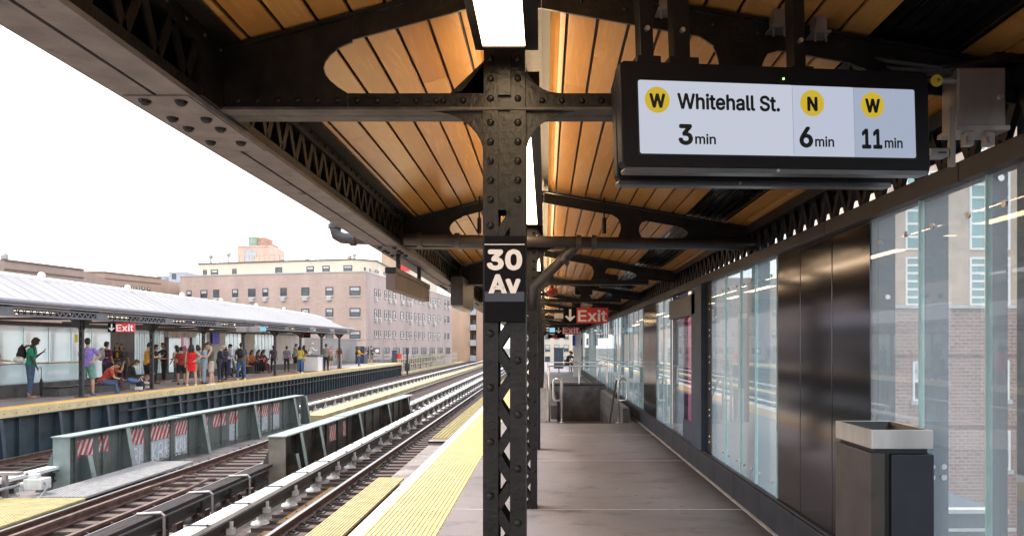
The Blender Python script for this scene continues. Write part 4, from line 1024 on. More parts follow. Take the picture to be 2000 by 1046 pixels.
for i, (x_, r_) in enumerate(((-4.98, .03), (-5.06, .024), (-5.13, .028), (-5.2, .02))):
    P = [(x_+.012*math.sin(k*1.7+i), 6+k*1.5, ZT+.02+.008*math.sin(k*2.3+i)) for k in range(40)]
    tag(MB().tube(P, r_, 7).build('track_cable', mat('grey_cable_sheath', (.10, .092, .09), .6, var=.3, scale=3), None, None, True), 'grey cable lying along the track bed left of the white third rail, %s of four' % ORD[i], 'cable', 'cables beside the third rail')
rr = random.Random(17); b = MB()
for k in range(420):
    y_ = 9+rr.random()**1.6*40; x_ = rr.choice((rr.uniform(-8.6, -5.3), rr.uniform(-3.3, -1.9), rr.uniform(-9.5, -8.7), rr.uniform(-11, -10.3))); s_ = rr.uniform(.012, .04); a = rr.random()*6.28; z_ = (ZT+.056 if x_ > -3.35 else ZS+.012)
    b.add([(x_+s_*math.cos(a+q*1.9)*rr.uniform(.6,1.2), y_+s_*math.sin(a+q*1.9)*rr.uniform(.6,1.2), z_+rr.uniform(0,.02)) for q in range(3)], [(0,1,2)], rr.randrange(2))
tag(b.build('track_litter', [LEAF, mat('paper_scrap', (.45,.43,.4), .8)]), 'scattered dead leaves and scraps on the track bed', 'litter', kind='stuff')
# ================================================================== FAR PLATFORM (setting)
XFE, XFW, YFE = -13.6, -17.75, 70.0
structure(MB().box(XFW-.3, XFE-.62, 5, YFE, -.3, 0).build('far_platform', mat('far_platform_concrete', (.2, .185, .2), .75, var=.12, scale=2, dirt=(.13, .115, .12), dscale=1.5)))
b = MB(); b.box(XFE-.62, XFE, 5, YFE, -.2, .004); 
structure(b.build('far_tactile_strip', mat('yellow_tactile_far', (.75, .47, .12), .6, var=.08, scale=2)))
b = MB(); b.box(XFE+.001, XFE+.03, 5, YFE, -.2, 0)
structure(b.build('far_platform_edge', PALEY))
t = thing('edge_bolts', 'row of dark bolts along the pale yellow far platform edge', 'bolts', (XFE, 16, 0)); t.location = (0,0,0)
b = MB(); y = 16.0
while y < 60: b.rivet((XFE+.031, y, -.10), (1, 0, 0), .018); y += .42
t['kind'] = 'stuff'; b.build('bolt_row', mat('bolt_brown', (.25, .16, .09), .6), t)
t = thing('platform_girder', 'long dark blue riveted girder with ribs under the far platform edge', 'girder', (0,0,0))
MB().box(XFE-.18, XFE-.15, 5, YFE, -1.5, -.2).box(XFE-.15, XFE+.0, 5, YFE, -.235, -.205).build('web', SIDEB, t)
k = 0; y = 16.2
while y < YFE and k < 99:
    b = MB()
    if y < 33:
        big = (k % 3 == 0)
        if big:
            b.prism([(XFE-.149, -1.49), (XFE+.12, -1.49), (XFE+.0, -.237), (XFE-.149, -.237)], 'y', y-.01, y+.01)
            b.add([(XFE+.12, y-.06, -1.49), (XFE+.12, y+.06, -1.49), (XFE-.01, y+.06, -.24), (XFE-.01, y-.06, -.24), (XFE+.14, y-.06, -1.49), (XFE+.14, y+.06, -1.49), (XFE+.01, y+.06, -.24), (XFE+.01, y-.06, -.24)], [(0,1,2,3),(7,6,5,4),(0,4,5,1),(1,5,6,2),(2,6,7,3),(3,7,4,0)], 1)
        else: b.box(XFE-.149, XFE-.06, y-.02, y+.02, -1.49, -.237)
        for q in range(8): b.rivet((XFE-.149, y+.1, -1.35+q*.14), (1, 0, 0), .02)
        y += .75
    else:
        b.box(XFE-.149, XFE-.03, y-.05, y+.05, -1.49, -.237); y += .55
    b.build('stiffener', [SIDEB, STEELB], t); k += 1
b = MB()
MB().box(XFE-.02, XFE+.05, 24, YFE, -.50, -.46).build('cable_tray', mat('brown_tray', (.06, .05, .05), .6), t)
structure(MB().box(XFW-.3, XFE-.19, 5, YFE-.02, -1.6, -.3).box(XFW-.3, XFE-.4, 5, YFE-.03, -7.5, -1.61).build('far_platform_base', CONCD))

# ---- canopy
FC0, FC1 = 8.0, 53.5
fcol = [23.25+4.15*i for i in range(-1, 8)]
t = thing('far_canopy', 'pale grey ribbed metal roof canopy over the far platform', 'canopy', (0, 0, 0))
ZE, ZRG, XE1, XRG, XE2 = 2.82, 3.66, -13.95, -15.55, -18.1
PALER = mat('pale_ribbed_roof', (.27, .26, .268), .65, var=.05, scale=.6); FASC = mat('roof_fascia', (.26, .255, .29), .45, var=.06)
def froof(x0, z0, x1, z1, rib):
    b = MB(); n = Vector((-(z1-z0), 0, x1-x0)); n.normalize()
    if n.z < 0: n = -n
    tail = lambda y: 0 if y < 48 else -((y-48)/5.5)**2*.34
    ys_ = [FC0, 20, 30, 40, 48, 49.5, 51, 52.3, 53.5]
    for a, c in zip(ys_, ys_[1:]):
        v = []
        for yy in (a, c):
            for xx, zz in ((x0, z0), (x1, z1)): v += [(xx, yy, zz+tail(yy)*(1 if zz > 3 else .35)), (xx, yy, zz-.03+tail(yy)*(1 if zz > 3 else .35))]
        b.add(v, [(0,2,6,4),(1,5,7,3),(0,4,5,1),(2,3,7,6)])
    y = FC0+.2
    while y < FC1-.3:
        b.bar((x0+n.x*.012, y, z0+n.z*.012+tail(y)*.35), (x1+n.x*.012, y, z1+n.z*.012+tail(y)), .014, .003, up=tuple(n)); y += .60
    return b
froof(XE1, ZE, XRG+.16, ZRG-.06, 1).build('roof_slope', PALER, t)
froof(XE2, 2.75, XRG-.16, ZRG-.06, 1).build('roof_slope', PALER, t)
MB().tube([(XRG, FC0, ZRG-.03), (XRG, 48, ZRG-.03), (XRG, 51, ZRG-.14), (XRG, 53.5, ZRG-.37)], .1, 10).build('ridge_cap', mat('white_ridge_cap', (.75, .74, .74), .5), t, smooth=True)
for yy in (22.8, 27.5, 31.6, 35.4, 39.7, 43.9): MB().ball((XRG, yy, ZRG+.12), .1, .13, .1, 8, 6).tube([(XRG, yy, ZRG), (XRG, yy, ZRG+.1)], .05, 8).build('roof_vent', mat('cream_vent', (.75, .68, .55), .6), t)
MB().box(XE1-.02, XE1+.03, FC0, FC1, ZE-.15, ZE-.031).tube([(XE1+.06, FC0, ZE-.03), (XE1+.06, FC1, ZE-.03)], .075, 8).build('fascia_gutter', FASC, t)
FD = mat('far_canopy_steel', (.035, .035, .042), .5, var=.2)
b = MB(); b.box(XE1-.06, XE1, FC0, FC1-.6, 2.585, 2.625).box(XE1-.06, XE1, FC0, FC1-.6, 2.40, 2.45).box(XE1-.2, XE1-.14, FC0, FC1-.6, 2.40, 2.44)
y = FC0; s = 1
while y < FC1-.8: b.bar((XE1-.03, y, 2.44 if s > 0 else 2.59), (XE1-.03, y+.13, 2.59 if s > 0 else 2.44), .012, .04, up=(0,0,1)); s = -s; y += .13
for yc in fcol: b.box(XE1-.05, XE1-.002, yc-.3, yc+.3, 2.45, 2.585)
b.build('eave_lattice_girder', mat('far_lattice_steel', (.10, .10, .115), .5, var=.15), t)
for yc in fcol:
    b = MB(); b.box(XE2+.2, XE1-.21, yc-.05, yc+.05, 2.42, 2.50).bar((XE1-.3, yc, 2.66), (XRG, yc, 3.2), .1, .09).bar((XE2+.3, yc, 2.66), (XRG, yc, 3.2), .1, .09).box(-14.95, -14.05, yc-.012, yc+.012, 2.501, 2.75)
    b.build('cross_beam', FD, t)
MB().add([(XE1-.1, FC0, 2.78), (XRG, FC0, 3.52), (XRG, FC1-.3, 3.2), (XE1-.1, FC1-.3, 2.70)], [(0,1,2,3)]).add([(XE2+.1, FC0, 2.70), (XRG, FC0, 3.52), (XRG, FC1-.3, 3.2), (XE2+.1, FC1-.3, 2.68)], [(0,1,2,3)]).build('ceiling', mat('far_wood_ceiling', (.30, .16, .07), .5, var=.2), t)
lt = thing('canopy_light_row', '', 'light', group='strip lights under the far canopy')
MB().box(-.05, .05, 0, 3.4, .011, .08).box(-.06, -.04, 0, 3.4, 0, .011).box(.04, .06, 0, 3.4, 0, .011).build('housing', FD, lt); MB().box(-.039, .039, .01, 3.39, 0, .01).build('diffuser', LAMP, lt)
for i, yc in enumerate(fcol):
    for j, xx in enumerate((-15.2, -16.9)):
        l = lt if i == 0 and j == 0 else copy_tree(lt)
        l.location = (xx, yc+.35, 2.62); l['label'] = 'strip light under the far canopy, bay %d from the left, %s row' % (i+1, 'trackside' if j == 0 else 'wall side')
# gutter end pipe
b = MB().box(-14.3, -13.93, 53.6, 55.2, 2.56, 2.60); b.build('gutter_end', FASC, t)

# ---- far columns
fc = thing('far_column', '', 'column', group='dark columns along the far platform')
b = MB(); b.box(-.06, -.025, -.048, .048, 0, 2.42).box(.025, .06, -.048, .048, 0, 2.42); b.box(-.031, .031, -.04, .04, 0, .5)
b.box(-.031, .031, -.04, .04, .9, 1.05).build('shaft', FD, fc)
b = MB(); z = .5; s = 1
while z < 2.4: b.bar((-.036*s, 0, z), (.036*s, 0, z+.12), .04, .02, up=(0,1,0)); s = -s; z += .12
b.build('lacing', FD, fc)
MB().box(-.14, .14, -.12, .12, 0, .02).build('base_plate', FD, fc); MB().prism([(.061, 2.42), (.061, 2.1), (.35, 2.42)], 'y', -.01, .01).build('bracket', FD, fc); MB().prism([(-.061, 2.42), (-.35, 2.42), (-.061, 2.1)], 'y', -.01, .01).build('bracket', FD, fc)
for i, yc in enumerate(fcol):
    c = fc if i == 0 else copy_tree(fc)
    c.location = (-14.6, yc, 0)
    c['label'] = ('dark lattice column of the far platform, %s' % ['outside the left of the frame', 'beside the man in the purple shirt', 'beside the man in the mustard shirt', 'behind the couple in blue and olive', 'behind the man with the grey backpack shirt', 'left of the doorway with a purple figure', 'behind the woman in the yellow top', 'last before the grey clad man', 'beyond the canopy'][i])
bpy.data.objects.remove(c.children[0], do_unlink=True) if False else None
t = thing('column_tag', 'small yellow tag on the far column beside the man in purple', 'tag', (-14.72, 23.1, 1.72)); MB().box(0, .09, 0, .02, 0, .24).box(.02, .07, -.004, -.001, .15, .2).build('plate', mat('yellow_plate', (.6, .5, .05), .5), t)

# ---- far windscreen wall
t = thing('windscreen_plinth', 'low dark wall under the far platform windscreen', 'wall', (0,0,0))
MB().box(XFW-.2, XFW, 8, 54.5, 0, .30).box(XFW-.22, XFW+.02, 8, 54.5, .30, .36, 1).build('base_wall', [CONCD, FD], t)
MB().box(XFW-.2, XFW, 8, 54.5, 2.30, 2.44).build('head_rail', FD, t)
FP = mat('far_dark_panel', (.10, .095, .10), .35, metal=.6, var=.1, scale=1)
def fglass(label, y0, y1, n):
    t = thing('far_windscreen', label, 'windscreen', (XFW-.05, y0, .36), group='glass windscreen sections of the far platform')
    for k in range(n):
        a = (y1-y0)*k/n; c = (y1-y0)*(k+1)/n
        MB().box(-.006, .006, a+.012, c-.012, 0, 1.94).build('pane', GLASSF, t)
        MB().box(-.03, .03, a-.008, a+.008, 0, 1.94).build('glass_fin', GEDGE, t)
        MB().box(-.32, -.24, a+.25, a+.42, -.3, 2.0).build('post', STEELB, t)
def fpanel(label, y0, y1, m_=None, n=3):
    t = thing('metal_windscreen', label, 'wall panel', (XFW-.05, y0, .36), group='metal wall panels of the far platform')
    for k in range(n): MB().box(-.015, .015, (y1-y0)*k/n+.01, (y1-y0)*(k+1)/n-.01, 0, 1.94).build('panel', m_ or FP, t)
def yf(px): return XFW*F/(px-VX)
LIGHTP = mat('light_ribbed_panel', (.36, .355, .37), .55, var=.06, scale=1)
fglass('far platform glass windscreen behind the man in the green shirt', 10, yf(218), 16)
fpanel('far platform dark metal panels behind the man with the grey backpack', yf(218), yf(264))
fglass('far platform glass windscreen behind the mustard shirted man', yf(264), yf(322), 6)
t = thing('doorway_frame', 'far platform doorway with white light and pink glass under a grey sign box', 'doorway', (XFW-.04, yf(326), 0))
q = yf(376)-yf(326)
MB().box(-.06, .03, 0, .2, .36, 2.3).build('jamb', FD, t); MB().box(-.06, .03, q-.2, q, .36, 2.3).build('jamb', FD, t); MB().box(-.01, .01, .2, q*.55, .36, 2.0).build('pane', GLASSF, t); MB().box(-.01, .01, q*.56, q-.2, .36, 2.0).build('pink_pane', GPINK, t)
MB().box(-.05, .14, -.1, q+.1, 2.01, 2.28).build('sign_box', STAING, t)
fglass('far platform glass windscreen left of the blue sign', yf(377), yf(405), 4)
fpanel('far platform light metal panels by the blue sign', yf(405), yf(441), LIGHTP)
fglass('far platform bright glass windscreen right of the blue sign', yf(441), yf(472), 4)
fpanel('far platform light metal panels behind the seated group', yf(472), yf(498), LIGHTP, 4)
fglass('far platform glass windscreen right of the seated group', yf(498), yf(537), 6)
fpanel('far platform dark metal panels around the far doorway', yf(537), 54.5, LIGHTP, 6)
t = thing('far_blue_sign', 'bright blue vertical sign on the far platform wall', 'sign', (XFW+.05, yf(412), 1.72)); MB().box(0, .03, 0, .85, 0, .55).box(-.02, -.001, -.02, .87, -.02, .57, 1).build('board', [MATS['blue_sign'], FD], t)
# grey ribbed fence beyond the wall
t = thing('ribbed_fence', 'tall grey ribbed metal fence behind the open end of the far platform', 'fence', (XFW-.06, 54.6, 0))
RIB = mat('grey_ribbed_fence', (.30, .29, .285), .6, var=.06, scale=.8)
b = MB(); y = 0
while y < 14.8: b.box(-.02, .0, y, y+.24, .30, 2.15).box(.0, .02, y+.08, y+.16, .30, 2.15); y += .243
b.build('ribbed_sheet', RIB, t); MB().box(-.04, .05, 0, 14.9, 2.151, 2.21).box(-.05, .06, 0, 14.9, 0, .299, ).build('rails', STAING, t)
t = thing('mesh_fence', 'see through end fence frame with pale notices at the far platform end', 'fence', (XFW-.06, 69.6, 0), R(-90))
b = MB(); b.box(-.03, .03, 0, 3.75, 0, .28).box(-.02, .02, 0, 3.75, 2.12, 2.17)
for yy in (0, 1.25, 2.5, 3.7): b.box(-.03, .03, yy, yy+.06, .28, 2.12)
b.build('frame', STAING, t)
MB().box(.031, .045, .75, 1.15, .8, 1.42).build('notice_board', mat('grey_mesh_board', (.13, .13, .14), .6), t); MB().box(.031, .045, 1.6, 2.2, .8, 1.42).build('notice_board', mat('grey_mesh_board', (.13, .13, .14), .6), t)
MB().ball((.06, 1.95, 1.1), .02, .2, .17, 10, 6).build('white_paper', SIGNW, t)
t = thing('end_cabinet', 'dark grey cabinet at the far end of the far platform', 'cabinet', (-14.35, 69.0, 0)); MB().box(0, .38, 0, .4, 0, 1.1).box(-.03, .41, -.03, .43, 1.1, 1.15).box(.06, .32, -.015, 0, .15, .95).build('case', STEELB, t)
t = thing('red_notice', 'small red notice board at the far platform end', 'notice', (-14.02, 69.3, 0)); MB().box(0, .48, 0, .05, .36, .85).build('board', SIGNR, t); MB().box(.2, .28, .051, .1, 0, .8).build('post', PALEY, t)
t = thing('signal_post', 'short dark signal post just past the far platform end', 'signal', (-13.2, 70.5, ZS)); MB().tube([(0,0,0),(0,0,2.5)], .09, 10).box(-.14, .14, -.12, .12, 2.2, 2.75).box(-.22, .22, -.2, .2, .6, 1.3).build('post_body', FD, t)
t = thing('rolling_shutter_box', 'dark curved equipment hood by the pair in black at the far end', 'equipment', (-17.0, 66.0, 0))
MB().prism([(0, 0), (1.2, 0), (1.2, .5), (1.0, 1.1), (.6, 1.45), (0, 1.55)], 'x', 0, .8).box(.05, .75, -.02, -.001, .2, 1.3).build('hood', STEELB, t, bevel=.03)
# exit sign of the far platform
y = 23.6
exit_sign('red Exit sign with down arrow hanging under the far canopy', (XA(210.5, y), y, ZA(648, y)), 52*y/F, 17.5*y/F)
t = thing('hanging_sign', 'small dark red lettered sign hanging near the end of the far canopy', 'sign', (XA(589, 44), 44, ZA(659, 44)))
MB().box(0, .52, 0, .06, 0, .30).build('board', SIGNBK, t); MB().box(.03, .14, -.004, -.001, .06, .18).box(.18, .48, -.004, -.001, .17, .19).build('red_patch', SIGNR, t); MB().box(.2, .23, .02, .04, .3, .5).build('hanger', FD, t)
t = thing('hanging_display', 'long grey display case with a cyan screen end under the far canopy', 'display', (XA(461, 30.5), 30.5, ZA(648, 30.5)))
MB().box(0, .98, 0, .25, 0, .22).build('case', STAING, t, bevel=.01); MB().box(.985, 1.16, .02, .22, .04, .22).build('cyan_screen', MATS['cyan_screen'], t); MB().box(.3, .33, .1, .13, .22, .45).build('hanger', FD, t)
# stair parapet, rail and bench on the far platform
t = thing('glass_balustrade', 'low glass and steel balustrade behind the seated people on the far platform', 'balustrade', (-16.6, 22.6, 0))
MB().box(0, .05, -7, 4.2, 0, .38).build('kerb_wall', CONCD, t); MB().box(.015, .03, -.2, 4.1, .4, 1.0).build('pane', GLASSF, t); MB().tube([(.02, -7, 1.04), (.02, 4.2, 1.04)], .03, 8).build('top_rail', STAIN, t)
q = MB()
for yy in (-4, -1.6, 4.1): MB().tube([(.02, yy, .38), (.02, yy, 1.03)], .025, 8).build('post', STEELB, t)
t = thing('stone_bench', 'low dark concrete ledge under the two people sitting beside the far column', 'ledge', (-15.9, 23.4, 0)); MB().box(0, .5, 0, 4.0, 0, .26).box(-.02, .52, -.02, 4.02, .26, .30, 1).build('ledge', [CONCD, CURB], t)
t = thing('wooden_bench', 'wooden bench with seated people in dark red on the far platform', 'bench', (-17.4, 42.0, 0))
MB().box(0, .5, 0, 2.6, .42, .48).build('seat', mat('bench_wood', (.42, .25, .11), .5, var=.15), t); MB().box(-.06, 0, 0, 2.6, .55, .9).build('backrest', MATS['bench_wood'], t)
for yy in (.1, 2.4): MB().box(.05, .45, yy, yy+.08, 0, .419).build('leg', FD, t)
t = thing('white_bin', 'white rectangular bin the white haired man leans over', 'bin', (-14.95, 45.6, 0))
MB().box(0, .92, 0, .9, 0, .92).build('body', mat('white_bin', (.68, .68, .72), .5, var=.04), t, bevel=.05); MB().box(-.02, .94, -.02, .92, .93, .97).build('lid', STAING, t, bevel=.01)
# ================================================================== BUILDINGS
PINKB = brick('pink_brick', (.55, .39, .325), (.48, .335, .275), (.55, .46, .41), 2.2)
PINKB_SHADE = brick('shaded_pink_brick', (.42, .335, .315), (.375, .29, .275), (.46, .40, .38), 2.2)  # same pink brick, the shade of the right face put into its colour
TANB = brick('tan_brick', (.36, .265, .215), (.32, .23, .19), (.4, .33, .29), 2.2)
ORNG = brick('pale_orange_brick', (.54, .37, .26), (.51, .345, .24), (.53, .40, .32), 2.2)
REDB = brick('red_grey_brick', (.36, .215, .185), (.28, .165, .145), (.46, .39, .36), 1.9)
CREAM = mat('cream_render', (.62, .55, .44), .8, var=.06, scale=.5)
PANE = mat('window_pane', (.06, .075, .09), .12, var=.5, scale=.4, spec=.8)
BLIND = mat('window_blind', (.5, .5, .5), .6, var=.15)
FRAMEW = mat('pale_window_frame', (.5, .49, .48), .6, var=.05); FRAMED = mat('dark_window_frame', (.07, .065, .065), .5)
GREYB = mat('grey_render', (.40, .42, .46), .8, var=.06, scale=.3)
class Face:
    """one upright wall between two ground points; placed and read in photo columns and rows"""
    def __init__(s, A, B): s.A = Vector((A[0], A[1], 0)); s.B = Vector((B[0], B[1], 0)); s.d = (s.B-s.A).normalized(); s.n = Vector((s.d.y, -s.d.x, 0))
    def at(s, px, py):
        k = (px-VX)/F; u = (k*s.A.y-s.A.x)/(s.d.x-k*s.d.y); P = s.A+s.d*u
        return u, H-(py-VY)*P.y/F
    def slab(s, b, u0, u1, z0, z1, n0, n1, mi=0):
        P = lambda u, n, z: tuple(s.A+s.d*u+s.n*n+Vector((0, 0, z)))
        b.add([P(u0,n0,z0),P(u1,n0,z0),P(u1,n1,z0),P(u0,n1,z0),P(u0,n0,z1),P(u1,n0,z1),P(u1,n1,z1),P(u0,n1,z1)],
              [(0,3,2,1),(4,5,6,7),(0,1,5,4),(1,2,6,5),(2,3,7,6),(3,0,4,7)], mi)
    def window(s, par, u0, u1, z0, z1, frame=FRAMED, ac=False, rnd=random, rails=1, sill=True, pane=None, blind=None):
        fw = min(.09, (u1-u0)*.12)
        b = MB()
        s.slab(b, u0, u0+fw, z0, z1, .004, .05); s.slab(b, u1-fw, u1, z0, z1, .004, .05)
        s.slab(b, u0+fw, u1-fw, z1-fw, z1, .004, .05); s.slab(b, u0+fw, u1-fw, z0, z0+fw, .004, .05)
        for k in range(rails): zm = z0+(z1-z0)*(k+1)/(rails+1); s.slab(b, u0+fw, u1-fw, zm-.04, zm+.04, .004, .045)
        if u1-u0 > 1.6: s.slab(b, (u0+u1)/2-.05, (u0+u1)/2+.05, z0+fw, z1-fw, .004, .047)
        w = b.build('window', frame, par)
        p = MB(); s.slab(p, u0+fw, u1-fw, z0+fw, z1-fw, .0045, .02); p.build('pane', pane or PANE, w)
        bl = blind if blind is not None else rnd.random()
        if bl < .55:
            p = MB(); s.slab(p, u0+fw+.01, u1-fw-.01, z0+fw+(z1-z0-2*fw)*(.35+.5*bl), z1-fw-.01, .021, .028); p.build('blind', BLIND, w)
        if sill:
            p = MB(); s.slab(p, u0-.08, u1+.08, z0-.13, z0-.004, .003, .10); p.build('sill', FRAMEW, w)
        if ac:
            p = MB(); s.slab(p, u0+(u1-u0)*.2, u1-(u1-u0)*.2, z0-.52, z0-.14, .004, .25); p.build('air_conditioner', FRAMEW, w)
        return w
def hull(P, z0, z1, name, m_, par):
    return MB().prism(P, 'z', z0, z1).build(name, m_, par)
rb = random.Random(21)
ZG = -7.5
# ---- main brick apartment house
t = thing('brick_building', 'big pink and mauve brick apartment house with cream setback storey beyond the far canopy', 'building', (0,0,0))
zt1 = 1.62+(VY-531)*74.5/F
pA, pC1, pC2, pD = (XA(352, 79.5), 79.5), (XA(672, 74.8), 74.8), (XA(715, 74.5), 74.5), (XA(882, 115), 115)
hull([pA, pC1, pC2, pD, (-40, 135), (-52, 110)], ZG, zt1, 'wall', PINKB, t)
f1, f2, f3 = Face(pA, pC1), Face(pC1, pC2), Face(pC2, pD)
b = MB(); L3 = (f3.B-f3.A).length; f3.slab(b, .02, L3, ZG, zt1+.0, .003, .02); b.build('side_wall', PINKB_SHADE, t)
b = MB(); L1 = (f1.B-f1.A).length; f1.slab(b, -.1, L1, zt1, zt1+.12, -.5, .06); f2.slab(b, 0, (f2.B-f2.A).length, zt1+.002, zt1+.122, -.5, .06); f3.slab(b, 0, L3, zt1+.004, zt1+.124, -.5, .06); b.build('coping', FRAMEW, t)
for k, (a, c) in enumerate(((365,374),(392,405),(417,428),(454,465),(485,499),(513,524),(548,560),(589,604),(636,651))):
    for (yt, yb) in ((567-k*.85, 582.5-k*.75), (608-k*.8, 624-k*.75), (650-k*.4, 664-k*.4)):
        u0, z1 = f1.at(a, yt); u1, z0 = f1.at(c, yb); f1.window(t, u0, u1, z0, z1, ac=(k not in (0, 2, 8) or yt < 580) and yt < 640, rnd=rb)
for (yt, yb) in ((559, 576.5), (601, 618), (645, 661)):
    u0, z1 = f2.at(683, yt); u1, z0 = f2.at(704, yb); f2.window(t, u0, u1, z0, z1, rnd=rb, rails=1, blind=.2)
xs = ((1125,1140),(1155,1170),(1203,1217),(1233,1246),(1268,1288),(1328,1350),(1375,1388),(1400,1412),(1438,1450),(1468,1480),(1500,1513),(1543,1562),(1582,1598),(1620,1636),(1672,1682),(1695,1708))
f3b = Face(tuple((f3.A+f3.n*.02)[:2]), tuple((f3.B+f3.n*.02)[:2]))
for (t0, ts, b0, bs, row) in ((492,.156,555,.132,0),(650,.1,715,.08,1),(818,.038,865,.043,2)):
    for i, (a, c) in enumerate(xs):
        xm = (a+c)/2
        pa, pc = 450+a*.25, 450+c*.25; yt = 440+.25*(t0+(xm-1125)*ts); yb = 440+.25*(b0+(xm-1125)*bs)
        u0, z1 = f3b.at(pa, yt); u1, z0 = f3b.at(pc, yb); f3b.window(t, u0, u1, z0, z1, ac=rb.random() < .6 and row < 2, rnd=rb)
for a, c in ((1115,1150),(1192,1240),(1275,1320),(1348,1392),(1420,1462),(1490,1530),(1557,1593),(1620,1655),(1682,1715)):
    u0, z1 = f3b.at(450+a*.25, 678); u1, z0 = f3b.at(450+c*.25, 691); f3b.window(t, u0, u1, z0, z1, rnd=rb, rails=0, blind=.9)
# setback storey
sA, sC1, sC2, sD = (XA(388, 82), 82), (XA(690, 77.5), 77.5), (XA(735, 79), 79), (XA(800, 100), 100)
zs1 = 1.62+(VY-507)*77.5/F
hull([sA, sC1, sC2, sD, (-36, 120), (-46, 108)], zt1-.3, zs1, 'setback_storey', CREAM, t)
g1, g2, g3 = Face(sA, sC1), Face(sC1, sC2), Face(sC2, sD)
b = MB()
for g_ in (g1, g2, g3): g_.slab(b, -.1, (g_.B-g_.A).length+.05, zs1, zs1+.12+.002*(g_ is g2)+.004*(g_ is g3), -.5, .12)
b.build('roof_edge', FRAMED, t)
for a, c in ((397,404),(412,426),(454,462),(538,551),(599,613),(630,644)):
    u0, z1 = g1.at(a, 527-(a-397)*.035); u1, z0 = g1.at(c, 538-(a-397)*.03); g1.window(t, u0, u1, z0, z1, rnd=rb, sill=False)
u0, z1 = g1.at(671, 518); u1, z0 = g1.at(688, 529); g1.window(t, u0, u1, z0, z1, rnd=rb, sill=False)
for a, c, yy in ((711,714,522),(721,724,524),(733,739,526),(749,755,530)):
    gg = g2 if a < 720 else g3
    u0, z1 = gg.at(a, yy); u1, z0 = gg.at(c, yy+8); gg.window(t, u0, u1, z0, z1, rnd=rb, sill=False, rails=0)
Yt = 88
zt0 = zs1-.2
MB().box(XA(463, Yt), XA(527, Yt), Yt, Yt+5, zt0, ZA(481, Yt)).build('stair_tower', PINKB, t)
MB().box(XA(462.5, Yt), XA(527.5, Yt), Yt-.08, Yt+5.1, ZA(481, Yt)+.001, ZA(479.5, Yt)).build('tower_coping', FRAMEW, t)
MB().box(XA(480, Yt), XA(492, Yt), Yt-.06, Yt-.001, zt0, ZA(487, Yt)).box(XA(497, Yt)-.3, XA(506, Yt)-.3, Yt-.06, Yt-.001, ZA(502, Yt), ZA(492, Yt)).build('tower_door', GREYB, t)
MB().box(XA(482, Yt), XA(499, Yt), Yt+.5, Yt+3, ZA(479, Yt), ZA(461, Yt)).box(XA(484, Yt), XA(497, Yt), Yt+.45, Yt+.499, ZA(476, Yt), ZA(464, Yt)).build('roof_tank', mat('green_grey_tank', (.28, .36, .28), .6, var=.2, scale=.5), t)
MB().box(XA(499.3, Yt), XA(515, Yt), Yt+.6, Yt+3, ZA(479, Yt), ZA(462, Yt)).box(XA(515.2, Yt), XA(526, Yt), Yt+.6, Yt+3, ZA(479, Yt), ZA(474, Yt)).build('roof_house', mat('red_brick_small', (.42, .24, .18), .8, var=.15), t)
q = MB()
for px, hh in ((412, 1.3), (447, 1.6), (552, .9), (600, .9), (683, 1.3), (692, 1.5), (700, .7), (712, .5)):
    q.tube([(XA(px, 84), 84, zs1), (XA(px, 84), 84, zs1+hh*.7), ], .1, 8).tube([(XA(px, 84), 84, zs1+hh*.7), (XA(px, 84), 84, zs1+hh*.9), (XA(px, 84), 84, zs1+hh)], [.22, .26, .1], 8)
q.build('roof_vents', STAING, t)
q = MB()
for k in range(28): x_ = XA(390+k*11, 80.5-.0); yy = 83-k*.16; q.box(x_-.02, x_+.02, yy, yy+.04, zs1, zs1+.9)
q.bar((XA(390, 83), 83, zs1+.9), (XA(390+27*11, 83-27*.16), 83-27*.16, zs1+.9), .03, .03); q.build('roof_railing', STAING, t)

# ---- left background buildings
t = thing('brick_building', 'brown brick building farthest left with a small roof turret behind the far canopy', 'building', (0,0,0))
A_, B_ = (XA(8, 60), 60), (XA(163, 67.8), 67.8); z_ = 1.62+(VY-509)*60/F
hull([(-60, 62), A_, B_, (-52, 95), (-75, 90)], ZG, z_, 'wall', TANB, t)
fa = Face(A_, B_); b = MB(); Lf = (fa.B-fa.A).length
fa.slab(b, 0, Lf, z_, z_+.15, -.4, .08); fa.slab(b, 0, Lf, z_-.72, z_-.6, .003, .08); b.build('cornice', mat('brown_cornice', (.16, .11, .09), .7), t)
for a in (28, 52, 67, 81, 95, 108, 122, 143):
    u0, z1 = fa.at(a, 536+(a-28)*.10); u1, z0 = fa.at(a+6, 552+(a-28)*.07); fa.window(t, u0, u1, z0, z1, rnd=rb, sill=False)
MB().tube([(XA(9, 63), 63, z_-.2), (XA(9, 63), 63, z_+.5), (XA(9, 63), 63, z_+.52), (XA(9, 63), 63, z_+.85), (XA(9, 63), 63, z_+1.05)], [.22, .22, .3, .28, .05], 10).build('roof_turret', STAING, t)
t = thing('brick_building', 'brown brick building second from the left behind the far canopy', 'building', (0,0,0))
A_, M_, B_ = (XA(164, 80), 80), (XA(205, 80), 80), (XA(314, 87), 87); z_ = 1.62+(VY-532.5)*80/F
hull([A_, M_, B_, (-50, 110), (-65, 105)], ZG, z_, 'wall', TANB, t)
for fb in (Face(A_, M_), Face(M_, B_)):
    b = MB(); fb.slab(b, 0, (fb.B-fb.A).length, z_, z_+.15, -.4, .08); fb.slab(b, 0, (fb.B-fb.A).length, z_-.65, z_-.55, .003, .06); b.build('cornice', MATS['brown_cornice'], t)
fb = Face(M_, B_)
for a in (217, 236, 246, 256, 267, 277, 288): u0, z1 = fb.at(a, 556+(a-217)*.06); u1, z0 = fb.at(a+5, 567+(a-217)*.05); fb.window(t, u0, u1, z0, z1, rnd=rb, sill=False)
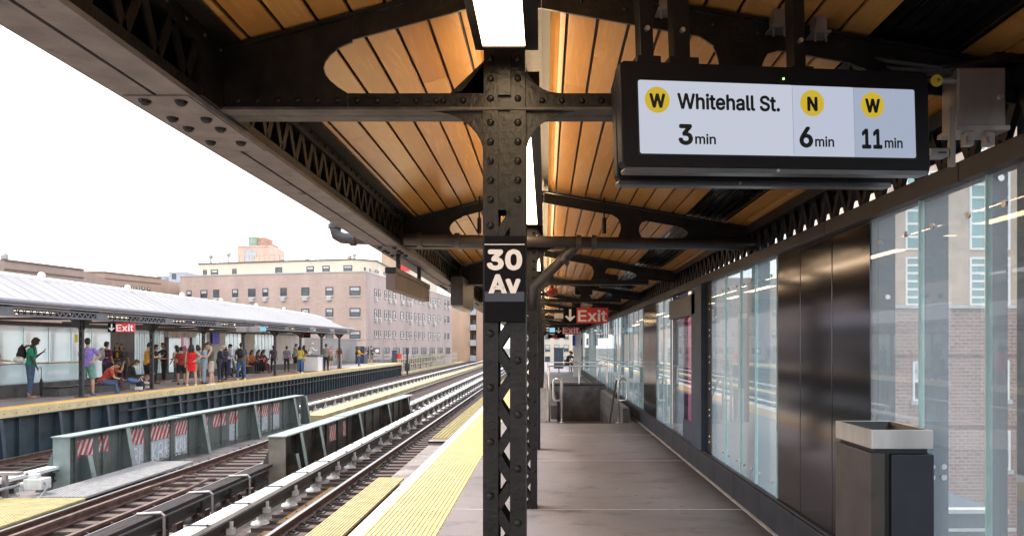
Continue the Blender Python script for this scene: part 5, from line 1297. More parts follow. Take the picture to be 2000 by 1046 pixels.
fb = Face(A_, M_); u0, z1 = fb.at(176, 554); u1, z0 = fb.at(187, 566); fb.window(t, u0, u1, z0, z1, rnd=rb, sill=False)
t = thing('grey_building', 'small pale grey rooftop building between the brown brick house and the pink one', 'building', (0,0,0))
Y_ = 130
MB().box(XA(316, Y_), XA(356, Y_), Y_, Y_+8, ZG, ZA(548, Y_)).box(XA(324, Y_), XA(355, Y_), Y_+1, Y_+7, ZA(548, Y_)+.01, ZA(529, Y_)).box(XA(301, Y_), XA(316, Y_)-.01, Y_+1, Y_+5, ZG, ZA(537, Y_)).build('wall', GREYB, t)
ff = Face((XA(316, Y_), Y_), (XA(356, Y_), Y_)); u0, z1 = ff.at(336, 534); u1, z0 = ff.at(344, 545); 
ff2 = Face((XA(316, Y_), Y_+1), (XA(356, Y_), Y_+1)); u0, z1 = ff2.at(336, 534); u1, z0 = ff2.at(344, 545); ff2.window(t, u0, u1, z0, z1, rnd=rb, sill=False)
for a in (320, 330, 340, 349): u0, z1 = ff.at(a, 552); u1, z0 = ff.at(a+6, 560); ff.window(t, u0, u1, z0, z1, rnd=rb, sill=False, rails=0)
t = thing('low_tan_building', 'low tan flat roofed building peeping over the far canopy ridge', 'building', (0,0,0))
Y_ = 100
MB().box(XA(296, Y_), XA(353, Y_), Y_, Y_+9, ZG, ZA(563, Y_)).build('wall', ORNG, t); MB().box(XA(295, Y_), XA(353.5, Y_), Y_-.1, Y_+9.1, ZA(563, Y_)+.001, ZA(561, Y_)).build('coping', FRAMEW, t)
# ---- pale orange building with balconies at the right of the gap
t = thing('orange_building', 'pale orange building with stacked balconies just left of the foreground column', 'building', (0,0,0))
Y_ = 128
MB().box(XA(872, Y_), XA(918, Y_), Y_, Y_+12, ZG, ZA(588, Y_)).box(XA(918, Y_)+.01, XA(960, Y_), Y_+2.2, Y_+12, ZG, ZA(586, Y_)).build('wall', ORNG, t)
MB().box(XA(931, Y_), XA(960, Y_), Y_-.6, Y_+2.19, ZG, ZA(589, Y_)).build('side_bay', mat('tan_render', (.45, .30, .22), .8, var=.06), t)
for k in range(4):
    z_ = ZA(613+30*k, Y_); o = MB().box(XA(919, Y_), XA(930.5, Y_), Y_-.7, Y_+2.19, z_-.15, z_).build('balcony', GREYB, t)
    MB().box(XA(919, Y_), XA(930.5, Y_), Y_-.7, Y_-.62, z_+.001, z_+.85).build('balcony_rail', GREYB, o)
    f_ = Face((XA(919, Y_), Y_+2.2), (XA(931, Y_), Y_+2.2)); f_.window(t, .1, 1.0, z_+.1, z_+1.9, rnd=rb, sill=False)
t = thing('pale_tower', 'distant pale pink and white building beyond the eave above the brick house', 'building', (0,0,0))
Y_ = 150
MB().box(XA(745, Y_), XA(775, Y_), Y_, Y_+10, ZG, ZA(492, Y_)).build('wall', ORNG, t); MB().box(XA(775, Y_), XA(840, Y_), Y_, Y_+10, ZG, ZA(520, Y_)).box(XA(778, Y_), XA(800, Y_), Y_-.3, Y_-.01, ZA(514+5, Y_)-1, ZA(508+6, Y_)+.8, 1).build('white_wing', [CREAM, SIGNR], t)
# ---- buildings behind the right windscreen
GREENG = mat('green_glass_pane', (.16, .30, .30), .15, var=.3, scale=.3, spec=.8)
t = thing('brick_rowhouse', 'red grey brick house with white sash windows seen through the right windscreen', 'building', (0,0,0))
Y_ = 24.0
x0_ = XA(1704, Y_)
MB().box(x0_, 24, Y_, Y_+2.6, ZG, ZA(602, Y_)).build('wall', REDB, t)
ff = Face((x0_, Y_), (24, Y_)); b = MB(); Lq = 24-x0_
ff.slab(b, -.1, Lq, ZA(602, Y_), ZA(596, Y_), -.3, .12); b.build('coping', FRAMEW, t)
b = MB()
for yy in (697, 835): ff.slab(b, 0, Lq, ZA(yy, Y_), ZA(yy-5.5, Y_), .002, .03)
b.build('string_course', mat('dark_brick_band', (.2, .13, .12), .85, var=.2, scale=6), t)
for a, c, yt, yb in ((1782,1812,705,782),(1940,1970,703,780),(1940,1972,840,916),(1782,1812,842,918),(2090,2120,703,780)):
    u0, z1 = ff.at(a, yt); u1, z0 = ff.at(c, yb); ff.window(t, u0, u1, z0, z1, frame=SIGNW, rnd=rb, blind=.25)
t = thing('glass_apartment_block', 'modern tan block with tall green glass windows above the brick house at right', 'building', (0,0,0))
Y_ = 27.0
x0_ = XA(1722, Y_)
TANP = mat('tan_stone_pier', (.50, .40, .32), .8, var=.1, scale=2)
MB().box(x0_, 30, Y_, Y_+10, ZG, 13).build('wall', TANP, t)
ff = Face((x0_, Y_), (30, Y_))
for a, c in ((1768,1796),(1812,1830),(1893,1926),(1940,1972),(1990,2030),(2050,2090)):
    for yt, yb in ((335,488),(502,596),(170,320),(610,660)):
        u0, z1 = ff.at(a, yt); u1, z0 = ff.at(c, yb); ff.window(t, u0, u1, z0, z1, frame=SIGNW, rnd=rb, rails=5, sill=False, pane=GREENG, blind=.9)
u0, z1 = ff.at(1730, 520); u1, z0 = ff.at(1742, 566); ff.window(t, u0, u1, z0, z1, frame=SIGNW, rnd=rb, pane=GREENG, blind=.9)
t = thing('roadside_shed', 'low dark roofed shed with white parapets below the brick house at lower right', 'building', (0,0,0))
Y_ = 15.0
MB().box(XA(1725, Y_), XA(1962, Y_), Y_, Y_+6, ZG, ZA(1000, Y_)).build('wall', mat('slate_wall', (.07, .085, .11), .7, var=.1), t)
MB().box(XA(1720, Y_), XA(1965, Y_), Y_-.1, Y_+.1, ZA(1000, Y_)+.001, ZA(990, Y_)-.02).box(XA(1720, Y_), XA(1975, Y_), Y_-.16, Y_-.101, ZA(1033, Y_), ZA(1028, Y_)).build('parapet', FRAMEW, t)
t = thing('street_building', 'long pale brick building across the street seen through the far windscreen', 'building', (0,0,0))
hull([(9.5, 48), (9.5, 92), (22, 92), (22, 48)], ZG, 6.0, 'wall', PINKB, t)
ff = Face((9.5, 92), (9.5, 48))
for k in range(13):
    for zz in (-3.2, .2, 3.2): ff.window(t, 1.5+3.3*k, 2.9+3.3*k, zz, zz+1.9, frame=SIGNW, rnd=rb, rails=1)
t = thing('street_building', 'cream end building far beyond the near platform, behind the pale pier', 'building', (0,0,0))
MB().box(-6, 9, 190, 200, ZG, 7).build('wall', CREAM, t); ff = Face((-6, 190), (9, 190))
for k in range(6):
    for zz in (-3, 0, 3.2): ff.window(t, 1+2.4*k, 2.3+2.4*k, zz, zz+1.8, rnd=rb)

# ================================================================== FENCES, SHRUBS AND TREES
t = thing('white_railing', 'pale railing along the track beyond the far platform', 'railing', (0,0,0))
b = MB(); y = 73.0
while y < 125: b.box(-15.06, -14.98, y, y+.08, -1.3, .55); y += 1.15
b.box(-15.04, -15.0, 73, 125, .15, .2).box(-15.04, -15.0, 73, 125, -.5, -.45); b.build('rails', mat('cream_railing', (.55, .5, .42), .6), t)
LEAFS = [mat('leaf_mid', (.075, .12, .035), .7, var=.4, scale=3), mat('leaf_light', (.12, .17, .05), .7, var=.3, scale=3), mat('leaf_dark', (.04, .075, .025), .7, var=.4, scale=3)]
FLOW = mat('pink_petal', (.5, .13, .22), .6, var=.2)
def foliage(b, c, rx, ry, rz, n, s, rnd, mats=3, extra=None):
    for k in range(n):
        while True:
            p = Vector((rnd.uniform(-1,1), rnd.uniform(-1,1), rnd.uniform(-1,1)))
            if .25 < p.length < 1: break
        q = Vector((c[0]+p.x*rx, c[1]+p.y*ry, c[2]+p.z*rz)); u = Vector((rnd.gauss(0,1), rnd.gauss(0,1), rnd.gauss(0,1))).normalized(); v = u.orthogonal().normalized(); w = s*rnd.uniform(.6, 1.3)
        mi = rnd.randrange(mats)
        if extra is not None and rnd.random() < extra: mi = 3
        b.add([q-v*w, q+u*w*.5, q+v*w, q-u*w*.5], [(0,1,2,3)], mi)
rs = random.Random(8)
for i in range(9):
    y = 75+i*4.2
    t = thing('flowering_shrub', 'small flowering shrub behind the pale railing, %s beyond the far platform end' % ORD[i], 'shrub', (-15.6, y, -1.4), 0, 'shrubs behind the pale railing')
    b = MB()
    for k in range(4): foliage(b, (rs.uniform(-.3,.3), rs.uniform(-1.4,1.4), .8+rs.uniform(0,.5)+.05*i), .4, .9, .55, 130, .10, rs, 3, .32 if i < 4 else .05)
    b.build('foliage', LEAFS+[FLOW], t)
    MB().tube([(0,0,0),(.05,.1,.8)], .04, 6).tube([(0,.1,0),(.1,.6,.8)], .03, 6).build('stem', TIE, t)
def tree(label, x, y, h, r, seed):
    rr = random.Random(seed)
    t = thing('street_tree', label, 'tree', (x, y, ZG), 0, 'street trees'); tr = MB(); cr_ = MB()
    tr.tube([(0,0,0),(.05,0,h*.3),(.0,.1,h*.55),(.1,0,h*.8)], [.22,.17,.12,.05], 8)
    for k in range(9):
        a = rr.random()*6.28; z_ = h*rr.uniform(.35,.75); e = (math.cos(a)*r*rr.uniform(.5,.9), math.sin(a)*r*rr.uniform(.5,.9), z_+h*rr.uniform(.08,.22))
        tr.tube([(0,0,z_),(e[0]*.5,e[1]*.5,z_+(e[2]-z_)*.6), e], [.08,.05,.02], 6); foliage(cr_, e, r*.45, r*.45, h*.13, 330, .16, rr)
    foliage(cr_, (0,0,h*.85), r*.5, r*.5, h*.14, 300, .16, rr)
    tr.build('trunk', TIE, t); cr_.build('crown', LEAFS, t)
tree('leafy street tree between the windscreen and the pale street building, nearest', 8.6, 60, 8.0, 2.0, 1)
tree('leafy street tree farther along the street behind the far windscreen', 8.2, 98, 9, 2.2, 2)
tree('leafy tree standing just left of the orange building beyond the tracks', -17.5, 121, 9.2, 2.4, 4)
# ================================================================== PEOPLE
SKIN = {'dark': mat('skin_dark', (.055, .03, .02), .5, var=.1), 'brown': mat('skin_brown', (.26, .14, .085), .5, var=.1), 'tan': mat('skin_tan', (.42, .245, .165), .5, var=.08), 'pale': mat('skin_pale', (.52, .33, .25), .5, var=.08)}
HAIRM = {'black': mat('hair_black', (.012, .01, .01), .5, var=.3), 'grey': mat('hair_grey', (.38, .37, .36), .6, var=.2), 'brown': mat('hair_brown', (.05, .03, .02), .5, var=.3), 'white': mat('hair_white', (.68, .67, .65), .6, var=.1)}
_cl = {}
def cloth(c):
    k = tuple(c)
    if k not in _cl: _cl[k] = mat('cloth_%d_%d_%d' % tuple(int(v*255) for v in c), c, .85, var=.14, scale=14, bump=.4, bscale=30)
    return _cl[k]
JEAN = (.065, .10, .19); NAVY = (.02, .025, .05); BLK = (.014, .014, .016); WHT = (.68, .68, .70)
def remesh(o, vs, sm=4):
    r = o.modifiers.new('remesh', 'REMESH'); r.mode = 'VOXEL'; r.voxel_size = vs; r.use_smooth_shade = True
    s_ = o.modifiers.new('smooth', 'SMOOTH'); s_.factor = .5; s_.iterations = sm
    return o
def fk(p, L, pitch, side, sgn):
    """a bone hanging down, swung forward by pitch and outward by side"""
    a, s_ = R(pitch), R(side)
    return p+Vector((sgn*L*math.sin(s_), L*math.cos(s_)*math.sin(a), -L*math.cos(s_)*math.cos(a)))
def person(label, px, feet, h, yaw, skin='tan', hair='black', hairlen=0, top=(.3,.3,.3), sleeve='short', bottom=JEAN, legs='long', shoes=(.05,.05,.05),
           lean=0, nod=0, arms=((8,10,15,8),(8,10,15,8)), leg=((0,4,0),(0,4,0)), pose='stand', seat=0.0, dress=0, x=None, y=None, hat=None, turn=0, extra=None, girth=1.0):
    """arms: (upper pitch, upper side, fore pitch, fore side) right then left; leg: (thigh pitch, side, shin pitch)"""
    Y = y if y is not None else YZ(feet, 0); X = x if x is not None else XA(px, Y)
    k = h/1.75; yaw = yaw-math.degrees(math.atan2(X, Y))      # yaw is told relative to the line of sight
    t = thing('person', label, 'person', (X, Y, 0), R(yaw), 'people waiting on the platforms'); t.scale = (k, k, k)
    vox = .011 if Y < 33 else .016
    hip = Vector((0, 0, .93)); J = {}
    low = 1e9
    for i, sg in enumerate((1, -1)):
        p0 = hip+Vector((sg*.088, 0, -.02)); tp, ts, sp_ = leg[i]
        kn = fk(p0, .43, tp, ts, sg); an = fk(kn, .41, sp_, ts*.3, sg); J['hip', i] = p0; J['knee', i] = kn; J['ank', i] = an
        low = min(low, an.z-.085)
    if pose == 'sit': low = hip.z-.10-seat/k
    dzv = Vector((0, 0, -low))
    hip = hip+dzv
    for kk in list(J): J[kk] = J[kk]+dzv
    ln = R(lean); up = Vector((0, math.sin(ln), math.cos(ln))); fw = Vector((0, math.cos(ln), -math.sin(ln)))
    chest = hip+up*.34; neck = hip+up*.545; 
    nd = R(lean+nod); hu = Vector((0, math.sin(nd), math.cos(nd))); hf = Vector((0, math.cos(nd), -math.sin(nd)))
    tq = Matrix.Rotation(R(turn), 3, 'Z'); hf = tq @ hf
    head = neck+up*.05+hu*.125+hf*.015
    hr = hf.cross(hu)
    b = MB(); X3 = (1,0,0); g = girth
    b.tube([hip-up*.09, hip, hip+up*.16, chest, hip+up*.45, hip+up*.515, neck], [.085*g,.105*g,.092*g,.112*g,.098*g,.07,.055], 14, sx=[.13*g,.155*g,.135*g,.16*g,.165*g,.10,.058])
    b.tube([neck-up*.03, neck+up*.03, head-hu*.02], [.058,.052,.05], 10)
    hv = lambda a_, b_, c_: head+hr*a_+hf*b_+hu*c_
    def ell(c, rx, ry, rz, n=12, kk=8):
        m_ = MB(); m_.ball((0,0,0), rx, ry, rz, n, kk)
        b.add([c+hr*v[0]+hf*v[1]+hu*v[2] for v in m_.v], m_.f)
    ell(head, .074, .092, .112); ell(hv(0, .022, -.055), .056, .066, .062); ell(hv(0, .098, -.012), .012, .018, .026, 6, 5)
    for s_ in (1, -1): ell(hv(s_*.076, -.005, -.008), .012, .022, .032, 6, 5)
    S2 = []
    for i, sg in enumerate((1, -1)):
        sh = hip+up*.475+Vector((sg*.175*g, 0, 0)); up_, us, fp, fs = arms[i]
        el = fk(sh, .29, up_+lean*.3, us, sg); wr = fk(el, .25, fp, fs, sg); J['sh', i], J['el', i], J['wr', i] = sh, el, wr
        b.tube([sh+Vector((-sg*.05, 0, 0)), sh, sh+(el-sh)*.5, el, el+(wr-el)*.35, wr], [.05,.052,.046,.038,.039,.026], 10)
        d = (wr-el).normalized(); palm = wr+d*.07
        si = d.cross(Vector((0, 1, 0)) if abs(d.y) < .8 else Vector((0,0,1))).normalized()
        b.tube([wr, palm-d*.03, palm+d*.015], [.022, .024, .02], 8, sx=[.026,.038,.036], ref=tuple(si))
        nrm = d.cross(si)*(-sg if d.z < -.7 else 1)
        for q in range(4):
            L = (.068,.078,.072,.056)[q]; a0 = palm+d*.01+si*(.028-.019*q)
            b.tube([a0, a0+d*L*.55-nrm*.006, a0+d*L*.85-nrm*.03], [.0095,.009,.008], 6)
        a0 = palm-d*.035+si*.034; b.tube([a0, a0+si*.028+d*.03, a0+si*.03+d*.065], [.012,.011,.009], 6)
        J['hand', i] = palm+d*.03
        p0, kn, an = J['hip', i], J['knee', i], J['ank', i]
        b.tube([p0+Vector((0,0,.04)), p0+(kn-p0)*.35, kn, kn+(an-kn)*.33-Vector((0,.012,0)), an], [.088*g,.080*g,.054,.055,.036], 12)
        b.tube([an+Vector((0,0,.03)), an+Vector((0,.02,-.04)), an+Vector((0,.13,-.06))], [.036,.042,.03], 8)
    remesh(b.build('body', SKIN[skin], t), vox)
    # shirt or dress
    c = MB(); o_ = .016
    bot = -.05 if not dress else -.02
    c.tube([hip+up*bot, hip+up*.06, hip+up*.16, chest, hip+up*.45, hip+up*(.515 if dress != 2 else .47)], [.136*g,.132*g,.108*g,.128*g,.114*g,.078], 14, sx=[.190*g,.184*g,.152*g,.176*g,.182*g,.11])
    if dress:
        th = ((J['knee', 0]+J['knee', 1])/2-hip)
        c.tube([hip+up*.02, hip+th*.35, hip+th*.72], [.12,.135,.13], 14, sx=[.17,.185,.175])
    for i, sg in enumerate((1, -1)):
        sh, el, wr = J['sh', i], J['el', i], J['wr', i]
        if sleeve == 'short': c.tube([sh+Vector((-sg*.06,0,0)), sh, sh+(el-sh)*.72], [.062,.068,.064], 10)
        elif sleeve == 'long': c.tube([sh+Vector((-sg*.06,0,0)), sh, sh+(el-sh)*.6, el, wr-(wr-el)*.06], [.062,.066,.058,.052,.036], 10)
        elif sleeve == 'cap': c.tube([sh+Vector((-sg*.06,0,0)), sh+Vector((-sg*.01,0,0))], [.06,.05], 10)
    remesh(c.build('dress' if dress else 'shirt', cloth(top), t), vox)
    # trousers, shorts
    if not dress:
        c = MB(); c.tube([hip-up*.10, hip, hip+up*.07], [.10*g,.120*g,.112*g], 14, sx=[.15*g,.172*g,.158*g])
        for i in range(2):
            p0, kn, an = J['hip', i], J['knee', i], J['ank', i]
            if legs == 'long': c.tube([p0+Vector((0,0,.05)), p0+(kn-p0)*.4, kn, kn+(an-kn)*.4, an+(kn-an)*.04], [.104*g,.094*g,.07,.064,.052], 12)
            else: c.tube([p0+Vector((0,0,.05)), p0+(kn-p0)*.4, p0+(kn-p0)*.92], [.108*g,.104*g,.096], 12)
        remesh(c.build('trousers' if legs == 'long' else 'shorts', cloth(bottom), t), vox)
    for i in range(2):
        an = J['ank', i]; kn = J['knee', i]; dd = (an-kn).normalized()
        s_ = MB(); s_.tube([an+Vector((0,-.055,-.055)), an+Vector((0,-.03,-.05)), an+Vector((0,.05,-.052)), an+Vector((0,.13,-.062)), an+Vector((0,.185,-.068))], [.022,.042,.036,.03,.014], 10, sx=[.025,.04,.042,.046,.025])
        if shoes[0] > .3 and shoes[2] < .2: s_.tube([an+Vector((0,-.01,-.05)), an+Vector((0,-.01,.07))], [.05,.054], 10)
        s_.box(an.x-.04, an.x+.04, an.y-.07, an.y+.18, an.z-.085, an.z-.068)
        s_.build('shoe', cloth(shoes), t, smooth=True)
    # hair and eyes
    hm = HAIRM[hair] if isinstance(hair, str) else cloth(hair)
    hb = MB()
    def hell(c_, rx, ry, rz):
        m_ = MB(); m_.ball((0,0,0), rx, ry, rz, 14, 9)
        hb.add([c_+hr*v[0]+hf*v[1]+hu*v[2] for v in m_.v], m_.f)
    hell(hv(0, -.018, .035), .084, .092, .092); hell(hv(0, -.05, -.01), .074, .060, .085); hell(hv(0, .045, .085), .06, .045, .03)
    if hairlen:
        for s_ in (-1, 0, 1): hb.tube([hv(s_*.05, -.05, .03), hv(s_*.075, -.075, -.10), hv(s_*.07, -.085, -.12-hairlen)], [.05,.055,.03], 10)
    remesh(hb.build('hair', hm, t), .012, 2)
    if Y < 34:
        e = MB()
        for s_ in (1, -1):
            q = hv(s_*.03, .083, .012); e.ball(q, .011, .009, .009, 8, 6)
        e.build('eyes', HAIRM['black'], t)
    if hat:
        hb = MB(); hb.tube([hv(0, -.01, .05), hv(0, -.01, .11), hv(0, -.015, .135)], [.1,.092,.05], 14)
        if hat == 'brim': hb.tube([hv(0, -.01, .045), hv(0, -.01, .058)], [.15,.14], 16)
        hb.build('hat', cloth(BLK) if hat != 'white' else cloth(WHT), t, smooth=True)
    t['pose_done'] = 1
    M4 = Matrix.Translation((X, Y, 0)) @ Matrix.Rotation(R(yaw), 4, 'Z') @ Matrix.Scale(k, 4)
    return {'t': t, 'J': J, 'M': M4, 'hip': hip, 'up': up, 'chest': chest, 'fw': fw, 'head': head, 'yaw': R(yaw), 'k': k}
def backpack(P, label, col, w=.30, h=.42, d=.17):
    c = P['M'] @ (P['chest']-P['fw']*(.12+d/2)+P['up']*.0)
    t = thing('backpack', label, 'backpack', c, P['yaw'])
    b = MB(); b.ball((0,0,0), w/2, d/2, h/2, 12, 8); b.ball((0,-.05,-.06), w*.4, d*.42, h*.28, 10, 6)
    b.tube([(0,-.0,h*.48),(0,-.03,h*.56),(0,.03,h*.56),(0,.04,h*.48)], .012, 6)
    remesh(b.build('bag_body', cloth(col), t), .014, 3)
    for s_ in (1,-1): MB().tube([(s_*.10,.06,.16),(s_*.12,.14,.24),(s_*.12,.33,.20),(s_*.13,.36,.0),(s_*.13,.24,-.12),(s_*.12,.05,-.14)], .018, 8).build('strap', cloth(col), t, smooth=True)
    return t
def phone(P, i, label):
    c = P['M'] @ (P['J']['hand', i]); t = thing('phone', label, 'phone', c, P['yaw'])
    b = MB().box(-.038, .038, -.006, .006, -.02, .12); o = b.build('phone_body', BLACK, t); o.rotation_euler = (R(-35), 0, 0)
def bag(P, label, col, off, w=.28, h=.26, d=.12, strap=True, name='shoulder_bag'):
    c = P['M'] @ Vector(off); t = thing(name, label, 'bag', c, P['yaw'])
    b = MB(); b.ball((0,0,0), w/2, d/2, h/2, 12, 8); b.box(-w*.42, w*.42, -d*.3, d*.3, -h*.4, h*.3); remesh(b.build('bag_body', cloth(col), t), .012, 3)
    if strap: MB().tube([(-w*.35,0,h*.35),(-w*.2,0,h*1.1),(0,0,h*1.35),(w*.2,0,h*1.1),(w*.35,0,h*.35)], .012, 6).build('strap', cloth(col), t, smooth=True)
READ = ((28,4,105,-28),(12,8,20,4)); READ2 = ((25,6,95,-25),(25,6,95,-25))
RT, LT, AW, TO = -90, 90, 0, 180      # facing right, left, away from the camera, towards it
# 1-5 : near the left edge
P = person('man at the left edge in a purple shirt holding out a phone', -9, 771, 1.72, RT, 'pale', 'black', 0, (.16,.08,.2), 'short', (.3,.05,.06), 'short', arms=((30,5,80,0),(10,8,20,5)))
P = person('tall man in a green shirt and jeans looking down at his phone', 60, 776, 1.86, RT-12, 'dark', 'black', 0, (.012,.27,.16), 'short', JEAN, 'long', (.42,.24,.12), lean=4, nod=28, arms=((8,6,26,4),(-4,6,128,-16)), leg=((2,5,-2),(-3,5,-5)))
backpack(P, 'black backpack on the man in the green shirt', BLK, .34, .48, .24); phone(P, 1, 'dark phone in the raised hand of the man in green')
c = P['M'] @ (P['hip']+Vector((.12, -.26, .16))); t = thing('baseball_hat', 'white cap hanging from the black backpack of the man in green', 'cap', c, P['yaw'])
b = MB(); b.ball((0,0,0), .12, .15, .11, 12, 8).ball((0,.13,-.05), .09, .10, .015, 10, 6); b.build('cap_crown', cloth(WHT), t, smooth=True)
c = P['M'] @ P['J']['hand', 0]; t = thing('umbrella', 'folded black umbrella held point down by the man in green', 'umbrella', (c.x+.06, c.y+.05, 0))
MB().tube([(0,0,.02),(0,0,.10),(0,0,.45),(0,0,.60)], [.008,.035,.055,.02], 10).build('canopy_cloth', cloth(BLK), t, smooth=True)
MB().tube([(0,0,.6),(0,0,c.z+.02),(-.02,0,c.z+.07),(-.06,0,c.z+.06)], .010, 8).build('handle', STEELF, t, smooth=True)
P = person('man in a purple polo shirt and teal shorts with one hand on his hip', 171, 772, 1.83, AW-14, 'tan', 'black', 0, (.27,.19,.56), 'short', (.12,.27,.22), 'short', (.05,.08,.2), arms=((-22,42,-50,-35),(5,8,15,4)), leg=((2,6,-2),(-2,7,-4)))
P = person('seated man in a red shirt and jeans bent over his phone', 199, 768, 1.78, RT-6, 'tan', 'black', 0, (.42,.055,.035), 'short', JEAN, 'long', BLK, lean=34, nod=24, pose='sit', seat=.30, leg=((82,8,8),(88,10,2)), arms=((14,10,72,-26),(62,10,165,-12)))
phone(P, 0, 'phone in the hands of the seated man in red')
bag(P, 'dark maroon bag at the knees of the seated man in red', (.06,.02,.03), (.08,.55,.36), .26, .4, .16, False, 'maroon_bag')
P = person('seated woman with long black curly hair in a black top and jeans', 249, 763, 1.66, RT+4, 'tan', 'black', .22, BLK, 'long', (.09,.16,.30), 'long', (.25,.12,.08), lean=20, nod=22, pose='sit', seat=.30, leg=((84,8,2),(80,9,0)), arms=((10,6,70,-22),(12,6,78,-24)))
phone(P, 0, 'phone in the hands of the seated woman in black')
c = P['M'] @ Vector((.16,.42,0)); t = thing('floor_bag', 'black and white bag on the floor by the seated woman', 'bag', (c.x, c.y, 0)); b = MB(); b.ball((0,0,.18), .15, .12, .2, 12, 8); b.build('bag_body', cloth(BLK), t, smooth=True); MB().box(-.13,.13,-.135,-.10,.04,.16).tube([(-.08,0,.34),(0,0,.5),(.08,0,.34)], .012, 6).build('white_band', cloth(WHT), t)
# 6-10
P = person('man in a maroon shirt with a grey backpack behind the low balustrade', 247, 756, 1.74, RT+40, 'tan', 'black', 0, (.13,.03,.07), 'short', NAVY, 'long', arms=((10,6,20,4),(10,6,20,4)), x=-16.95)
backpack(P, 'pale grey backpack on the man in maroon', (.34,.36,.38), .34, .5, .24)
P = person('woman in a dark open jacket over a mustard top behind the balustrade', 270, 755, 1.70, TO, 'brown', 'black', .12, (.03,.027,.027), 'long', BLK, 'long', arms=((15,8,80,-35),(15,8,80,-35)), x=-16.75)
bag(P, 'mustard neckline scarf on the woman in the dark jacket', (.38,.20,.03), (0,.13,1.28), .10, .26, .05, False, 'mustard_scarf')
P = person('person with black hair half hidden behind the woman in the dark jacket', 282, 752, 1.66, TO+20, 'brown', 'black', .05, (.05,.05,.06), 'short', BLK, 'long', x=-17.2)
P = person('man in a mustard shirt and black shorts leaning on the far column', 287, 757, 1.72, RT+18, 'tan', 'black', 0, (.50,.25,.03), 'short', BLK, 'short', WHT, lean=4, nod=18, arms=((35,8,100,-15),(30,8,90,-20)), leg=((28,2,-48),(6,4,-4)))
phone(P, 0, 'phone held by the man in the mustard shirt')
P = person('person in a long black outfit with an outstretched arm holding a phone', 320, 745, 1.72, RT-170, 'brown', 'black', 0, BLK, 'long', BLK, 'long', (.25,.13,.1), arms=((60,10,88,-10),(10,12,20,5)), nod=6, girth=1.05)
bag(P, 'black shoulder bag on the person in the long black outfit', (.03,.03,.035), (-.24,-.04,.86), .2, .34, .12)
# 11-17
P = person('boy in a dark red shirt and black shorts facing the wall', 354, 750, 1.55, AW+6, 'tan', 'black', 0, (.30,.03,.03), 'short', BLK, 'short', BLK, leg=((3,5,0),(-3,5,-4)))
P = person('woman in a short red dress seen from behind with a hand on her hip', 374, 752.5, 1.66, AW-6, 'pale', 'black', .16, (.66,.012,.016), 'cap', shoes=WHT, dress=2, arms=((-14,46,-24,-52),(6,10,12,4)), leg=((2,8,-1),(-2,8,-3)))
P = person('person in a pale grey top standing behind the woman in red', 386, 743, 1.62, AW+30, 'tan', 'brown', .05, (.32,.30,.28), 'short', (.35,.30,.24), 'short', WHT)
P = person('man in a light blue shirt and pale jeans facing right', 398, 748.5, 1.66, RT-10, 'tan', 'brown', 0, (.24,.34,.47), 'short', (.25,.33,.43), 'long', BLK, nod=22, lean=3, arms=((15,8,75,-12),(20,8,70,-12)), girth=1.12)
P = person('man in a sleeveless olive shirt and khaki shorts facing left', 413, 751, 1.76, LT+8, 'pale', 'black', 0, (.07,.08,.05), 'cap', (.44,.37,.31), 'short', WHT, nod=30, lean=4, arms=((25,6,92,-14),(25,6,92,-14)), leg=((-4,4,-8),(6,4,0)))
phone(P, 0, 'phone held by the man in the olive shirt')
P = person('grey haired man in a navy jacket over his phone', 428, 745, 1.66, RT, 'pale', 'grey', 0, (.03,.032,.06), 'long', NAVY, 'long', BLK, nod=34, lean=8, arms=((15,6,85,-18),(18,6,88,-18)), girth=1.08)
phone(P, 0, 'phone held by the grey haired man in navy')
P = person('man in a lavender shirt and a black hat reading his phone', 447, 736.5, 1.66, RT+6, 'tan', 'black', 0, (.38,.38,.55), 'long', (.035,.05,.13), 'long', (.22,.08,.05), nod=22, hat='brim', arms=((18,6,88,-14),(18,6,80,-14)))
phone(P, 0, 'phone held by the man in the black hat')
P = person('man in a dark grey shirt and blue jeans with a black backpack seen from behind', 471, 741, 1.72, AW-10, 'tan', 'black', 0, (.085,.08,.08), 'short', (.05,.09,.21), 'long', WHT, arms=((15,14,50,5),(15,14,50,5)), leg=((3,7,0),(-2,7,-3)), girth=1.1)
backpack(P, 'black backpack on the man in the dark grey shirt', BLK, .32, .46, .2)
t = thing('stroller', 'folded black and white stroller between the hat wearer and the backpack man', 'stroller', (XA(456, 37.5), 37.5, 0))
MB().tube([(-.1,0,.08),(-.02,0,.5),(-.1,.05,.95)], .02, 8).tube([(.2,0,.08),(.06,0,.5),(-.06,.05,1.0)], .02, 8).tube([(.2,.3,.08),(.06,.3,.5),(-.06,.3,1.0)], .02, 8).build('frame', STEELF, t, smooth=True)
MB().prism([(-.08,.4),(.22,.3),(.28,.42),(.05,.85),(-.06,.8)], 'y', .02, .28).build('seat_cloth', cloth((.5,.52,.54)), t, bevel=.03)
for xx, yy in ((-.1,.0),(.2,0),(.2,.3)): MB().tube([(xx,yy-.02,.08),(xx,yy+.02,.08)], .08, 14).build('wheel', BLACK, t)
